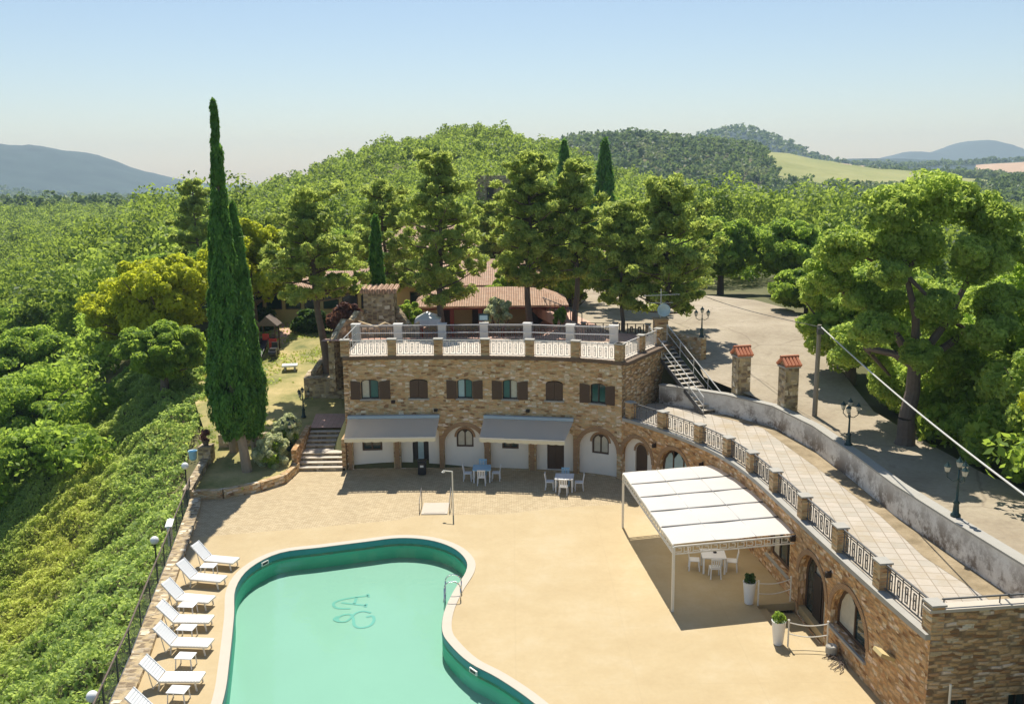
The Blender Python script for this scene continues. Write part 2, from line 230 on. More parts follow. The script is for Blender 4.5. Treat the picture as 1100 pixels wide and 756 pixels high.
# ------------------------------------------------------------------ helpers
def worg(o):
    v = Vector((0, 0, 0))
    while o: v += o.location; o = o.parent
    return v
def tag(o, label=None, cat=None, group=None, kind=None):
    for k_, v_ in (('label', label), ('category', cat), ('group', group), ('kind', kind)):
        if v_: o[k_] = v_
    return o
def thing(name, loc, label, cat, group=None, rz=0):
    o = bpy.data.objects.new(name, None); COL.objects.link(o); o.location = loc; o.rotation_euler.z = rz; o.empty_display_size = 0.2
    return tag(o, label, cat, group)
def copy_tree(o, parent=None):
    c = o.copy(); COL.objects.link(c); c.parent = parent
    for ch in list(o.children): copy_tree(ch, c)
    return c
class MB:
    def __init__(s): s.v = []; s.f = []; s.uv = {}; s.M = Matrix()
    def add(s, vs, fs, uvs=None):
        b = len(s.v); s.v += [s.M @ Vector(p) for p in vs]
        for i, f in enumerate(fs):
            if uvs: s.uv[len(s.f)] = uvs[i]
            s.f.append(tuple(b+j for j in f))
        return s
    def box(s, c, d, rz=0, rx=0, ry=0):
        m = Matrix.Translation(c) @ Matrix.Rotation(rz, 4, 'Z') @ Matrix.Rotation(rx, 4, 'X') @ Matrix.Rotation(ry, 4, 'Y')
        x, y, z = d[0]/2, d[1]/2, d[2]/2
        vs = [m @ Vector(p) for p in ((-x,-y,-z),(x,-y,-z),(x,y,-z),(-x,y,-z),(-x,-y,z),(x,-y,z),(x,y,z),(-x,y,z))]
        return s.add(vs, [(3,2,1,0),(4,5,6,7),(0,1,5,4),(1,2,6,5),(2,3,7,6),(3,0,4,7)])
    def tube(s, p, q, r, n=6, r2=None):
        p, q = Vector(p), Vector(q); r2 = r if r2 is None else r2; d = q-p
        if d.length < 1e-6: return s
        z = d.normalized(); x = z.orthogonal().normalized(); y = z.cross(x); vs = []
        for c, rr in ((p, r), (q, r2)):
            for i in range(n):
                a = 2*PI*i/n; vs.append(c + (x*math.cos(a)+y*math.sin(a))*rr)
        fs = [(i, (i+1) % n, n+(i+1) % n, n+i) for i in range(n)] + [tuple(range(n))[::-1], tuple(range(n, 2*n))]
        return s.add(vs, fs)
    def path(s, pts, r, n=6):
        for i in range(len(pts)-1):
            rr = r if not isinstance(r, (list, tuple)) else r[i]; r2 = rr if not isinstance(r, (list, tuple)) else r[i+1]
            s.tube(pts[i], pts[i+1], rr, n, r2)
        return s
    def bar(s, p, q, w, h):
        """rectangular bar between two points, w across, h upright"""
        p, q = Vector(p), Vector(q); d = (q-p); z = Vector((0, 0, 1)); sd_ = d.cross(z)
        sd_ = sd_.normalized() if sd_.length > 1e-5 else Vector((1, 0, 0)); u = sd_.cross(d).normalized(); a, b = sd_*w/2, u*h/2
        vs = [p-a-b, p+a-b, p+a+b, p-a+b, q-a-b, q+a-b, q+a+b, q-a+b]
        return s.add(vs, [(0,1,2,3),(7,6,5,4),(0,4,5,1),(1,5,6,2),(2,6,7,3),(3,7,4,0)])
    def lathe(s, prof, c=(0, 0, 0), n=16):
        vs = []; c = Vector(c)
        for r, z in prof:
            for i in range(n): a = 2*PI*i/n; vs.append(c+Vector((r*math.cos(a), r*math.sin(a), z)))
        fs = [(j*n+i, j*n+(i+1) % n, (j+1)*n+(i+1) % n, (j+1)*n+i) for j in range(len(prof)-1) for i in range(n)]
        fs += [tuple(range(n))[::-1], tuple(range((len(prof)-1)*n, len(prof)*n))]
        return s.add(vs, fs)
    def prism(s, pts, z0, z1):
        n = len(pts); z0f = z0 if callable(z0) else (lambda x, y: z0); z1f = z1 if callable(z1) else (lambda x, y: z1)
        vs = [(x, y, z0f(x, y)) for x, y in pts] + [(x, y, z1f(x, y)) for x, y in pts]
        t = tessellate_polygon([[Vector((x, y, 0)) for x, y in pts]])
        fs = [tuple(i+n for i in f) for f in t] + [tuple(f) for f in t] + [(i, (i+1) % n, n+(i+1) % n, n+i) for i in range(n)]
        return s.add(vs, fs)
    def build(s, name, mat, parent=None, smooth=False, bevel=0.0, world=True):
        me = bpy.data.meshes.new(name); org = worg(parent) if (parent and world) else Vector((0, 0, 0))
        me.from_pydata([tuple(p-org) for p in s.v], [], s.f)
        uvl = me.uv_layers.new(name='UVMap')
        for pi, p in enumerate(me.polygons):
            if pi in s.uv:
                for k_, li in enumerate(p.loop_indices): uvl.data[li].uv = s.uv[pi][k_]
            else:
                n = p.normal
                for li in p.loop_indices:
                    co = me.vertices[me.loops[li].vertex_index].co + org
                    if abs(n.z) > 0.7: uvl.data[li].uv = (co.x, co.y)
                    else: uvl.data[li].uv = ((co.x*-n.y + co.y*n.x)/max(1e-3, math.hypot(n.x, n.y)), co.z)
        bm = bmesh.new(); bm.from_mesh(me); bmesh.ops.recalc_face_normals(bm, faces=bm.faces); bm.to_mesh(me); bm.free()
        if smooth:
            for p in me.polygons: p.use_smooth = True
        o = bpy.data.objects.new(name, me); COL.objects.link(o); me.materials.append(M[mat] if isinstance(mat, str) else mat)
        if parent: o.parent = parent
        if bevel:
            b = o.modifiers.new('bevel', 'BEVEL'); b.width = bevel; b.segments = 2; b.limit_method = 'ANGLE'
        return o
def npmesh(name, V, F, mat, parent=None, tint=None, smooth=False):
    """V (n,3), F (m,4) quads; tint (m,2) per face"""
    me = bpy.data.meshes.new(name); V = np.asarray(V, dtype=np.float32); F = np.asarray(F, dtype=np.int32)
    if parent: V = V - np.array(worg(parent), dtype=np.float32)
    me.vertices.add(len(V)); me.vertices.foreach_set('co', V.ravel())
    k_ = F.shape[1]; me.loops.add(F.size); me.loops.foreach_set('vertex_index', F.ravel())
    me.polygons.add(len(F)); me.polygons.foreach_set('loop_start', np.arange(0, F.size, k_, dtype=np.int32)); me.polygons.foreach_set('loop_total', np.full(len(F), k_, dtype=np.int32))
    if smooth: me.polygons.foreach_set('use_smooth', np.ones(len(F), dtype=bool))
    if tint is not None:
        a = me.attributes.new('tint', 'FLOAT_VECTOR', 'FACE'); t = np.zeros((len(F), 3), dtype=np.float32); t[:, :tint.shape[1]] = tint; a.data.foreach_set('vector', t.ravel())
    me.update(calc_edges=True); me.validate()
    o = bpy.data.objects.new(name, me); COL.objects.link(o); me.materials.append(M[mat])
    if parent: o.parent = parent
    return o
def leaves(P, N, size, aspect=1.0, jit=0.7, vert=0.0):
    """one rhombic leaf clump per point P facing N; returns V, F"""
    n = len(P); N = N + rng.normal(0, jit, (n, 3)); N /= np.linalg.norm(N, axis=1, keepdims=True)+1e-6
    T = rng.normal(0, 1, (n, 3)); T[:, 2] += vert*3*np.sign(T[:, 2]+1e-9); T -= N*np.sum(T*N, axis=1, keepdims=True); T /= np.linalg.norm(T, axis=1, keepdims=True)+1e-6
    B = np.cross(N, T); s = (np.asarray(size)*rng.uniform(0.6, 1.3, n))[:, None]
    V = np.stack([P+T*s*aspect, P+B*s*0.55+N*s*0.12, P-T*s*aspect, P-B*s*0.55+N*s*0.12], axis=1).reshape(-1, 3)
    return V, np.arange(4*n).reshape(n, 4)
def sphere_dirs(shape, upbias=0.0):
    d = rng.normal(0, 1, (*shape, 3)); d /= np.linalg.norm(d, axis=-1, keepdims=True); d[..., 2] += upbias; d /= np.linalg.norm(d, axis=-1, keepdims=True); return d
def crowns(C, Rad, nl, nleaf, size, lob=0.42, upb=0.35, tintT=None, asp=1.0):
    """crowns at C (n,3), radii Rad (n,3): nl lobes each, nleaf leaves each"""
    n = len(C); ld = sphere_dirs((n, nl), 0.15); lr = rng.uniform(0.35, 0.78, (n, nl, 1)); L = ld*lr
    lobR = rng.uniform(lob*0.7, lob*1.2, (n, nl)); idx = rng.integers(0, nl, (n, nleaf)); rows = np.arange(n)[:, None]
    d = sphere_dirs((n, nleaf), upb); rr = lobR[rows, idx][..., None]*rng.uniform(0.75, 1.08, (n, nleaf, 1))
    P = (L[rows, idx] + d*rr)*Rad[:, None, :] + C[:, None, :]
    N = d*0.7 + L[rows, idx]*0.5
    lt = rng.uniform(0, 1, (n, nl))[rows, idx]
    tt = (np.zeros(n) if tintT is None else tintT[:, 0])[:, None]; alt = (np.zeros(n) if tintT is None else tintT[:, 1])[:, None]
    t = np.clip(0.45*lt + 0.35*rng.uniform(0, 1, (n, nleaf)) + tt, 0, 1)
    sz = np.broadcast_to(np.asarray(size, dtype=float).reshape(-1, 1), (n, nleaf)).ravel()
    V, F = leaves(P.reshape(-1, 3), N.reshape(-1, 3), sz, asp)
    return V, F, np.stack([t.ravel(), np.broadcast_to(alt, (n, nleaf)).ravel()], axis=1)

# ------------------------------------------------------------------ terrain
def sm(a, b, x): t = np.clip((x-a)/(b-a), 0, 1); return t*t*(3-2*t)
def fbm(x, y, s):
    r = 0; a = 1
    for i in range(5): r = r + a*np.sin(x/s*1.7+1.3*i+2*np.sin(y/s*1.1+i*2.1))*np.sin(y/s*1.5+2.7*i+1.7*np.sin(x/s*0.9+i)); s = s/1.9; a *= 0.55
    return r
def left_edge(y): return np.interp(y, [0, 20, 27, 50, 58, 70, 84, 120, 200, 400], [-9, -11.9, -13.6, -17.8, -22, -27, -29, -40, -80, -150])
def right_edge(y): return np.interp(y, [0, 30, 42, 55, 75, 95, 150], [21, 21, 22, 26, 27, 36, 60])
def road_z(y): return np.interp(y, [0, 26, 46, 60, 72, 90], [4.4, 4.4, 4.42, 6.35, 6.4, 6.2])
def lawn_z(y): return np.interp(y, [46, 50, 54.7, 58, 66, 80, 95], [0.3, 0.5, 1.3, 1.7, 2.6, 4.0, 4.6])
def bump(x, y, cx, cy, sx, sy, a): return a*np.exp(-0.5*((x-cx)/sx)**2-0.5*((y-cy)/sy)**2)
def h(x, y):
    x = np.asarray(x, dtype=float); y = np.asarray(y, dtype=float)
    right = sm(9, 11, x)*sm(50, 52, y) + sm(14.5, 15.5, x)
    right = np.clip(right, 0, 1); gard = sm(-10.2, -9.2, x)*sm(52, 54, y)
    pl = -1.6+(lawn_z(y)-0.8+1.6)*sm(38, 52, y) ; pl = pl*(1-gard)+(6.1-1.6*sm(56.5, 63, y)*(1-sm(1, 4, x)))*gard; pl = pl*(1-right)+(road_z(y)-0.4)*right
    pl = pl*(1-sm(78, 90, y)) + 5.2*sm(78, 90, y)
    pl = pl*(1-sm(125, 230, y)) + -6*sm(125, 230, y)
    dl = left_edge(y)-x; dr = x-right_edge(y)
    bl = -15 + np.clip(y-90, 0, 420)*0.031 + fbm(x, y, 60)*2.2 + bump(x, y, -170, 330, 70, 90, 7) + bump(x, y, -95, 250, 45, 45, 4) - sm(430, 720, y)*sm(60, 220, -x)*32; br = -8 + fbm(x, y, 70)*1.5
    zl = np.maximum(pl-np.clip(dl, 0, None)*np.interp(y, [0, 50, 80, 120], [.55, .55, .42, .35]), np.minimum(bl, pl)); zr = np.maximum(pl-np.clip(dr, 0, None)*0.35, np.minimum(br, pl))
    z = np.where(dl > 0, zl, np.where(dr > 0, zr, pl))
    far = sm(150, 320, y)
    z = z*(1-far) + far*np.minimum(z, np.where(x < 0, bl, br))
    hills = bump(x, y, -6, 345, 46, 100, 32) + bump(x, y, -66, 340, 42, 75, 5) + bump(x, y, 112, 860, 100, 150, 41) + bump(x, y, 0, 950, 110, 150, 14)
    hills = hills + bump(x, y, 262, 1080, 90, 150, 27) + bump(x, y, 440, 1950, 110, 200, 95) + bump(x, y, 420, 1150, 130, 140, 16) + bump(x, y, 330, 840, 100, 120, 13)
    hills = hills + bump(x, y, 1000, 2600, 420, 250, 52) + bump(x, y, 760, 1900, 200, 150, 26) + bump(x, y, 1150, 1800, 160, 150, 34) 
    hills = hills + bump(x, y, 2520, 5200, 150, 400, 120) + bump(x, y, 2150, 5200, 130, 400, 85) + bump(x, y, 3000, 5200, 500, 400, 60)
    hills = hills + bump(x, y, -1960, 3000, 340, 500, 188) + bump(x, y, -1400, 3000, 220, 500, 78)
    hills = hills + bump(x, y, -330, 560, 130, 130, 7) + bump(x, y, -900, 1500, 400, 250, 12) + bump(x, y, 0, 4500, 5000, 500, 14)
    hills = hills*(1+0.05*fbm(x, y, 45+np.clip(y, 0, 4000)*0.05)+sm(1500, 2600, y)*.10*fbm(x+.4*y, y*.5, 420))
    return z + hills*sm(95, 210, y)
ky = np.arange(0, 530); yy = 95*np.exp(ky*0.0080)-95-20; cu = np.linspace(-1.15, 1.15, 340)
YY = np.repeat(yy[:, None], 340, 1); XX = cu[None, :]*(YY+115); ZZ = h(XX, YY)
V = np.stack([XX, YY, ZZ], -1).reshape(-1, 3); i, j = np.meshgrid(np.arange(len(yy)-1), np.arange(339), indexing='ij'); a = (i*340+j).ravel()
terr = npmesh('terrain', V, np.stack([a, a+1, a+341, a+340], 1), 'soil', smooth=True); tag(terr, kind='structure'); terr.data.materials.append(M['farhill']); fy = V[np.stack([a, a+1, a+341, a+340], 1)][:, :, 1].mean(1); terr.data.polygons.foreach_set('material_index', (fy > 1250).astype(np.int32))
def sheet_on(name, poly, zf, mat, step=1.0, lift=0.0, kind='structure'):
    xs = [p[0] for p in poly]; ys = [p[1] for p in poly]; bm = bmesh.new()
    for f in tessellate_polygon([[Vector((x, y, 0)) for x, y in poly]]): bm.faces.new([bm.verts.new((*poly[k_], 0)) for k_ in f])
    bmesh.ops.remove_doubles(bm, verts=bm.verts, dist=1e-4)
    for ax, lo, hi in ((0, min(xs), max(xs)), (1, min(ys), max(ys))):
        t = lo+step
        while t < hi:
            co = [0, 0, 0]; co[ax] = t; no = [0, 0, 0]; no[ax] = 1
            bmesh.ops.bisect_plane(bm, geom=bm.verts[:]+bm.edges[:]+bm.faces[:], plane_co=co, plane_no=no); t += step
    for v in bm.verts: v.co.z = float(zf(v.co.x, v.co.y))+lift
    bmesh.ops.recalc_face_normals(bm, faces=bm.faces)
    if sum(f.normal.z for f in bm.faces) < 0: bmesh.ops.reverse_faces(bm, faces=bm.faces)
    me = bpy.data.meshes.new(name); bm.to_mesh(me); bm.free(); me.materials.append(M[mat]); o = bpy.data.objects.new(name, me); COL.objects.link(o)
    if kind: o['kind'] = kind
    return o
FIELD = [(190, 655), (300, 630), (420, 760), (490, 960), (500, 1120), (330, 1200), (262, 1090), (222, 840)]
def inpoly(x, y, P):
    c = False
    for (ax, ay), (bx, by) in zip(P, P[1:]+P[:1]):
        if (ay > y) != (by > y) and x < (bx-ax)*(y-ay)/(by-ay)+ax: c = not c
    return c
sheet_on('field', FIELD, h, 'field', 20, 1.2)
sheet_on('ploughed_field', [(760, 1560), (1150, 1560), (1200, 1800), (900, 1830)], h, 'tan', 30, 2)
sheet_on('ploughed_field', [(600, 1700), (700, 1680), (760, 1800), (640, 1850)], h, 'tan', 30, 2)

# haze: even thin air round everything
hz = MB(); hz.box((0, 3150, 110), (17000, 6900, 290)); ho = hz.build('haze', M['white']); ho['kind'] = 'stuff'; ho['label'] = 'thin bluish summer haze over the hills'
hm = bpy.data.materials.new('haze_air'); hm.use_nodes = True; hm.node_tree.nodes.clear(); ou = hm.node_tree.nodes.new('ShaderNodeOutputMaterial'); pv = hm.node_tree.nodes.new('ShaderNodeVolumePrincipled')
pv.inputs['Density'].default_value = 0.00019; pv.inputs['Color'].default_value = (0.58, 0.79, 1.0, 1); pv.inputs['Absorption Color'].default_value = (0.6, 0.8, 1, 1); pv.inputs['Anisotropy'].default_value = 0.0
hm.node_tree.links.new(pv.outputs[0], ou.inputs['Volume']); ho.data.materials.clear(); ho.data.materials.append(hm)
ho.location = (0, 0, 0)

# ------------------------------------------------------------------ forests (stuff)
def forest(name, label, pts, hgt, rad, nl, nleaf, size, mat, tbias=None, seedalt=0.15):
    pts = np.asarray(pts); n = len(pts); s = rng.uniform(0.7, 1.2, n)+(.4 if len(pts) < 3000 else .12)*(rng.uniform(0, 1, n) < .12)
    z = h(pts[:, 0], pts[:, 1]); R_ = rad*s; C = np.stack([pts[:, 0], pts[:, 1], z+hgt*s*0.62], 1)
    Rd = np.stack([R_, R_, hgt*s*0.46], 1)
    grp = .5*fbm(pts[:, 0]*1.0, pts[:, 1], 28); t = np.stack([rng.uniform(-0.35, 0.5, n)+.12*grp, (rng.uniform(0, 1, n)+.18*grp < seedalt)*rng.uniform(0.4, 1.0, n)], 1)
    if tbias is not None: t[:, 0] += tbias(pts)
    V, F, T = crowns(C, Rd, nl, nleaf, size, 0.45, 0.5, t); o = npmesh(name, V, F, mat, tint=T); tag(o, label, 'trees', kind='stuff'); return o
def jgrid(y0, y1, sp, ufun, cond):
    out = []; y = y0
    while y < y1:
        lo, hi = ufun(y); x = lo
        while x < hi:
            px, py = x+random.uniform(-.45, .45)*sp, y+random.uniform(-.45, .45)*sp
            if cond(px, py) and random.random() > .07: out.append((px, py))
            x += sp
        y += sp
    return out
def clear_site(x, y):
    if y < 84: return False
    if -38 < x < 38 and y < 128: return False
    return True
near = jgrid(90, 240, 5.0, lambda y: (-0.66*y-8, 0.66*y+8), clear_site)
forest('forest', 'mixed green forest on the nearer hillside behind the houses', near, 7.5, 2.9, 12, 400, 0.33, 'f_hill', seedalt=0.3)
mid = jgrid(240, 470, 5.3, lambda y: (-0.64*y-8, 0.64*y+8), lambda x, y: not (y > 385 and abs(x+8) < 110))
forest('forest', 'bright green forest covering the round central hill', mid, 7.0, 3.0, 9, 210, 0.47, 'f_hill', seedalt=0.16)
far1 = jgrid(470, 1300, 9.5, lambda y: (-0.62*y, 0.62*y), lambda x, y: not (abs(x) < 60 and y < 800) and not (inpoly(x, y, FIELD)) and not (y > 1000 and x < 100))
forest('forest', 'dark woodland on the farther hills', far1, 10, 5.2, 6, 50, 1.7, 'f_far', seedalt=0.12)
far2 = jgrid(1300, 2300, 19, lambda y: (-0.6*y, 0.62*y), lambda x, y: not (740 < x < 1200 and 1540 < y < 1840) and not (590 < x < 770 and 1680 < y < 1850) and not (-700 < x < 200))
forest('forest', 'blue green woods along the distant ridges', far2, 11, 9, 4, 18, 3.6, 'f_far', seedalt=0.05)
def gaps(x, y):
    if y < 16: return False
    l_ = float(left_edge(y)); r_ = float(right_edge(y))
    if x < l_-4 and y > 56: return True
    if x < l_-20 and y <= 56: return True
    if x > r_-2.5 and y < 90: return True
    return 92 < y < 130 and not (-15 < x < 16 and y < 107)
und = jgrid(16, 132, 2.6, lambda y: (-0.62*y-10, 0.62*y+12), gaps)
forest('undergrowth', 'bushy undergrowth between the near trees', und, 3.0, 1.9, 10, 380, .22, 'f_mid', seedalt=0)
print('forest trees', len(und), len(near), len(mid), len(far1), len(far2))

# ------------------------------------------------------------------ plan of the curved wall
WP = [(-9.5,51.2),(-6.8,51.3),(-4.1,51.2),(-1.6,51.0),(1.0,50.6),(3.6,50.0),(5.9,48.8),(7.5,46.6),(8.87,44.1),(9.85,41.6),(10.45,38.6),(10.77,35.2),(11.05,31.7),(11.32,28.8),(11.57,26.35),(11.8,24.45)]
_s = [0.0]
for p, q in zip(WP, WP[1:]): _s.append(_s[-1]+math.hypot(q[0]-p[0], q[1]-p[1]))
def smooth_plan():
    S, X, Y = [], [], []
    for i in range(len(WP)-1):
        p0 = WP[max(i-1, 0)]; p1 = WP[i]; p2 = WP[i+1]; p3 = WP[min(i+2, len(WP)-1)]
        for k_ in range(8):
            t = k_/8; f = lambda a, b, c, d: 0.5*((2*b)+(-a+c)*t+(2*a-5*b+4*c-d)*t*t+(-a+3*b-3*c+d)*t**3)
            S.append(_s[i]+(_s[i+1]-_s[i])*t); X.append(f(p0[0], p1[0], p2[0], p3[0])); Y.append(f(p0[1], p1[1], p2[1], p3[1]))
    S.append(_s[-1]); X.append(WP[-1][0]); Y.append(WP[-1][1]); return S, X, Y
PS, PX, PY = smooth_plan()
def pt(s): return float(np.interp(s, PS, PX)), float(np.interp(s, PS, PY))
def wm(s, z, off=0.0):
    x, y = pt(s); a = pt(max(0, s-.25)); b = pt(min(_s[-1], s+.25)); dx, dy = b[0]-a[0], b[1]-a[1]; L = math.hypot(dx, dy)
    return Vector((x + dy/L*off, y - dx/L*off, z))
def wang(s):
    a = pt(max(0, s-.25)); b = pt(min(_s[-1], s+.25)); return math.atan2(b[1]-a[1], b[0]-a[0])
def arch(s0, s1, z0, zt, rise=None, n=14):
    r = (s1-s0)/2; rise = r if rise is None else rise; zs = zt-rise; c = (s0+s1)/2
    return [(s0, z0), (s1, z0)] + [(c+r*math.cos(PI*i/n), zs+rise*math.sin(PI*i/n)) for i in range(n+1)]
def dens(loop, step=0.35, close=True):
    out = []; n = len(loop)
    for i in range(n if close else n-1):
        a, b = loop[i], loop[(i+1) % n]; L = math.hypot(b[0]-a[0], b[1]-a[1]); k_ = max(1, int(L/step))
        for j_ in range(k_): out.append((a[0]+(b[0]-a[0])*j_/k_, a[1]+(b[1]-a[1])*j_/k_))
    if not close: out.append(loop[-1])
    return out
def sheet(mb, outline, holes, off, step=0.4, mp=wm):
    loops = [outline]+holes; flat = [p for l_ in loops for p in l_]
    bm = bmesh.new(); vs = [bm.verts.new((p[0], p[1], 0)) for p in flat]
    for f in tessellate_polygon([[Vector((p[0], p[1], 0)) for p in l_] for l_ in loops]):
        try: bm.faces.new([vs[k_] for k_ in f])
        except ValueError: pass
    lo = min(p[0] for p in outline); hi = max(p[0] for p in outline); t = lo+step
    while t < hi-1e-3:
        bmesh.ops.bisect_plane(bm, geom=bm.verts[:]+bm.edges[:]+bm.faces[:], plane_co=(t, 0, 0), plane_no=(1, 0, 0)); t += step
    bm.verts.index_update(); bm.verts.ensure_lookup_table()
    P = [(v.co.x, v.co.y) for v in bm.verts]; F = []; U = []
    for f in bm.faces:
        vi = [v.index for v in f.verts]
        if f.normal.z < 0: vi = vi[::-1]
        F.append(tuple(vi)); U.append([P[k_] for k_ in vi])
    bm.free(); mb.add([mp(p[0], p[1], off) for p in P], F, U)
def reveal(mb, loop, d0, d1, mp=wm, close=True):
    lp = dens(loop, 0.35, close); n = len(lp); vs = [mp(p[0], p[1], d0) for p in lp]+[mp(p[0], p[1], d1) for p in lp]; L = [0]
    for i in range(n): a, b = lp[i], lp[(i+1) % n]; L.append(L[-1]+math.hypot(a[0]-b[0], a[1]-b[1]))
    m = n if close else n-1
    mb.add(vs, [(i, (i+1) % n, n+(i+1) % n, n+i) for i in range(m)], [[(L[i], d0), (L[i+1], d0), (L[i+1], d1), (L[i], d1)] for i in range(m)])
def slab(mb, loop, d0, d1, mp=wm, holes=(), step=0.4):
    """a thick piece following the wall, between offsets d0 and d1"""
    sheet(mb, loop, list(holes), d1, step, mp); sheet(mb, loop, list(holes), d0, step, mp); reveal(mb, loop, d0, d1, mp)
    for h_ in holes: reveal(mb, h_, d0, d1, mp)
def ring(s0, s1, zt, wdt, rise=None, z0=None, n=16):
    """band round an arch: list of outline points (horseshoe)"""
    r = (s1-s0)/2; rise = r if rise is None else rise; zs = zt-rise; c = (s0+s1)/2
    outer = [(c+(r+wdt)*math.cos(PI*i/n), zs+(rise+wdt)*math.sin(PI*i/n)) for i in range(n+1)]
    inner = [(c+r*math.cos(PI*i/n), zs+rise*math.sin(PI*i/n)) for i in range(n, -1, -1)]
    return outer+inner

# ------------------------------------------------------------------ deck, pool, paving
pool = [(-9.44,27.45),(-9.9,29.57),(-10.77,33.15),(-11.42,35.62),(-11.37,37.63),(-10.47,39.21),(-8.73,39.79),(-6.82,40.38),(-5.37,40.78),(-3.97,40.52),(-2.82,39.61),(-2.15,38.29),(-2.06,37.0),(-2.48,35.07),(-2.73,33.25),(-2.69,31.75),(-2.32,30.72),(-1.59,29.48),(-0.57,28.43),(0.59,26.9),(1.6,25.0),(2.2,22.6),(1.6,20.2),(-0.6,18.6),(-4,18.1),(-7.2,19.0),(-8.6,21.2),(-9.0,24.2)]
def closed_spline(p, k_=4):
    out = []; n = len(p)
    for i in range(n):
        a, b, c, d = p[i-1], p[i], p[(i+1) % n], p[(i+2) % n]
        for j_ in range(k_):
            t = j_/k_; out.append(tuple(0.5*((2*b[q])+(-a[q]+c[q])*t+(2*a[q]-5*b[q]+4*c[q]-d[q])*t*t+(-a[q]+3*b[q]-3*c[q]+d[q])*t**3) for q in (0, 1)))
    return out
pool = closed_spline(pool)[::-1]          # clockwise -> outward offset below
def offs(p, d):
    n = len(p); out = []
    for i in range(n):
        ax, ay = p[i-1]; bx, by = p[(i+1) % n]; L = math.hypot(bx-ax, by-ay); out.append((p[i][0]-(by-ay)/L*d, p[i][1]+(bx-ax)/L*d))
    return out
area = sum(pool[i-1][0]*pool[i][1]-pool[i][0]*pool[i-1][1] for i in range(len(pool)))/2
sg = 1 if area < 0 else -1
cop = offs(pool, 0.36*sg)
def holed(name, outer, holes, z, mat, thick=0.0, parent=None):
    loops = [outer]+holes; flat = [p for l_ in loops for p in l_]; mb = MB(); t = tessellate_polygon([[Vector((x, y, 0)) for x, y in l_] for l_ in loops])
    mb.add([(x, y, z) for x, y in flat], [tuple(f) for f in t])
    if thick:
        for l_ in loops:
            n = len(l_); mb.add([(x, y, z) for x, y in l_]+[(x, y, z-thick) for x, y in l_], [(i, (i+1) % n, n+(i+1) % n, n+i) for i in range(n)])
    o = mb.build(name, mat, parent)
    if not thick:
        bm = bmesh.new(); bm.from_mesh(o.data)
        if sum(f.normal.z*f.calc_area() for f in bm.faces) < 0: bmesh.ops.reverse_faces(bm, faces=bm.faces)
        bm.to_mesh(o.data); bm.free()
    return o
wl = [tuple(wm(s, 0, -0.3))[:2] for s in np.arange(0, 41.2, 0.8)]
pit_ = [(9.35, 33.6), (10.95, 33.75), (11.12, 30.9), (11.15, 30.35), (9.55, 30.3)]
deck_out = [(-14.9, 46.8), (-15.35, 44.5), (-14.1, 39.2), (-12.9, 32.3), (-11.75, 26.0), (-10.2, 16), (11.8, 16)] + [tuple(wm(s, 0, -0.3))[:2] for s in np.arange(41, 15.9, -0.8)] + [(6.2, 48.2), (5.6, 44.95), (2.25, 44.57), (-.56, 43.75), (-2.3, 43.72), (-4.61, 43.76), (-5.56, 43.16), (-9.9, 42.2), (-15.0, 41.2)]
deck_out = [(-15.0, 41.2), (-14.1, 38.0), (-12.95, 32.3), (-11.75, 26.0), (-10.2, 14), (11.9, 14)] + [tuple(wm(s, 0, -0.3))[:2] for s in np.arange(41, 18, -0.8)] + [(6.6, 45.3), (5.6, 44.95), (2.25, 44.57), (-.56, 43.75), (-2.3, 43.72), (-4.61, 43.76), (-5.56, 43.16), (-9.9, 42.2)]
d = holed('pool_deck', deck_out, [cop, pit_], 0.0, 'deck', 0.3); tag(d, kind='structure')
pav_out = [(-15.0, 41.2), (-9.9, 42.2), (-5.56, 43.16), (-4.61, 43.76), (-2.3, 43.72), (-.56, 43.75), (2.25, 44.57), (5.6, 44.95), (6.6, 45.3)] + [tuple(wm(s, 0, -0.3))[:2] for s in np.arange(18, 0.1, -0.8)] + [(-9.5, 51.6), (-12.3, 51.6), (-12.3, 49.6), (-14.0, 48.2), (-15.6, 47.2), (-17.0, 47.0), (-15.6, 42.5)]
d = holed('paving', pav_out, [], -0.004, 'pave', 0.3); tag(d, kind='structure')
d = holed('pool_coping', cop, [pool], 0.03, 'coping', 0.4); tag(d, 'pale stone coping round the kidney shaped pool', kind='structure')
pb = thing('swimming_pool', (-6, 32, -1), 'kidney shaped turquoise swimming pool sunk into the yellow deck', 'swimming pool')
n = len(pool); mb = MB(); mb.add([(x, y, -0.25) for x, y in pool]+[(x, y, -.97) for x, y in pool], [(i, (i+1) % n, n+(i+1) % n, n+i) for i in range(n)]); mb.build('pool_wall', 'poolwall', pb)  # turquoise wall paint, its shade put into a deeper green
pin = offs(pool, -0.012*sg)
mb = MB(); mb.add([(x, y, 0.0) for x, y in pin]+[(x, y, -0.26) for x, y in pin], [(i, (i+1) % n, n+(i+1) % n, n+i) for i in range(n)]); mb.build('shade_band', 'poolshade', pb)  # dark teal strip: shade on the wall above the water, as colour
holed('pool_floor', offs(pool, 0.02*sg), [], -.95, 'poolfloor', 0, pb)
wt = holed('water', offs(pool, 0.0), [], -0.24, 'water'); tag(wt, kind='structure')
for (x, y, rz) in ((-10.98, 38.5, R(60)), (-1.45, 29.2, R(-52))):
    mb = MB(); mb.box((x, y, -0.15), (0.42, 0.05, 0.16), rz); fr = mb.build('skimmer', 'white', pb); mb = MB(); mb.box((x, y, -0.15), (0.30, 0.07, 0.09), rz); mb.build('slot', 'dark', fr)
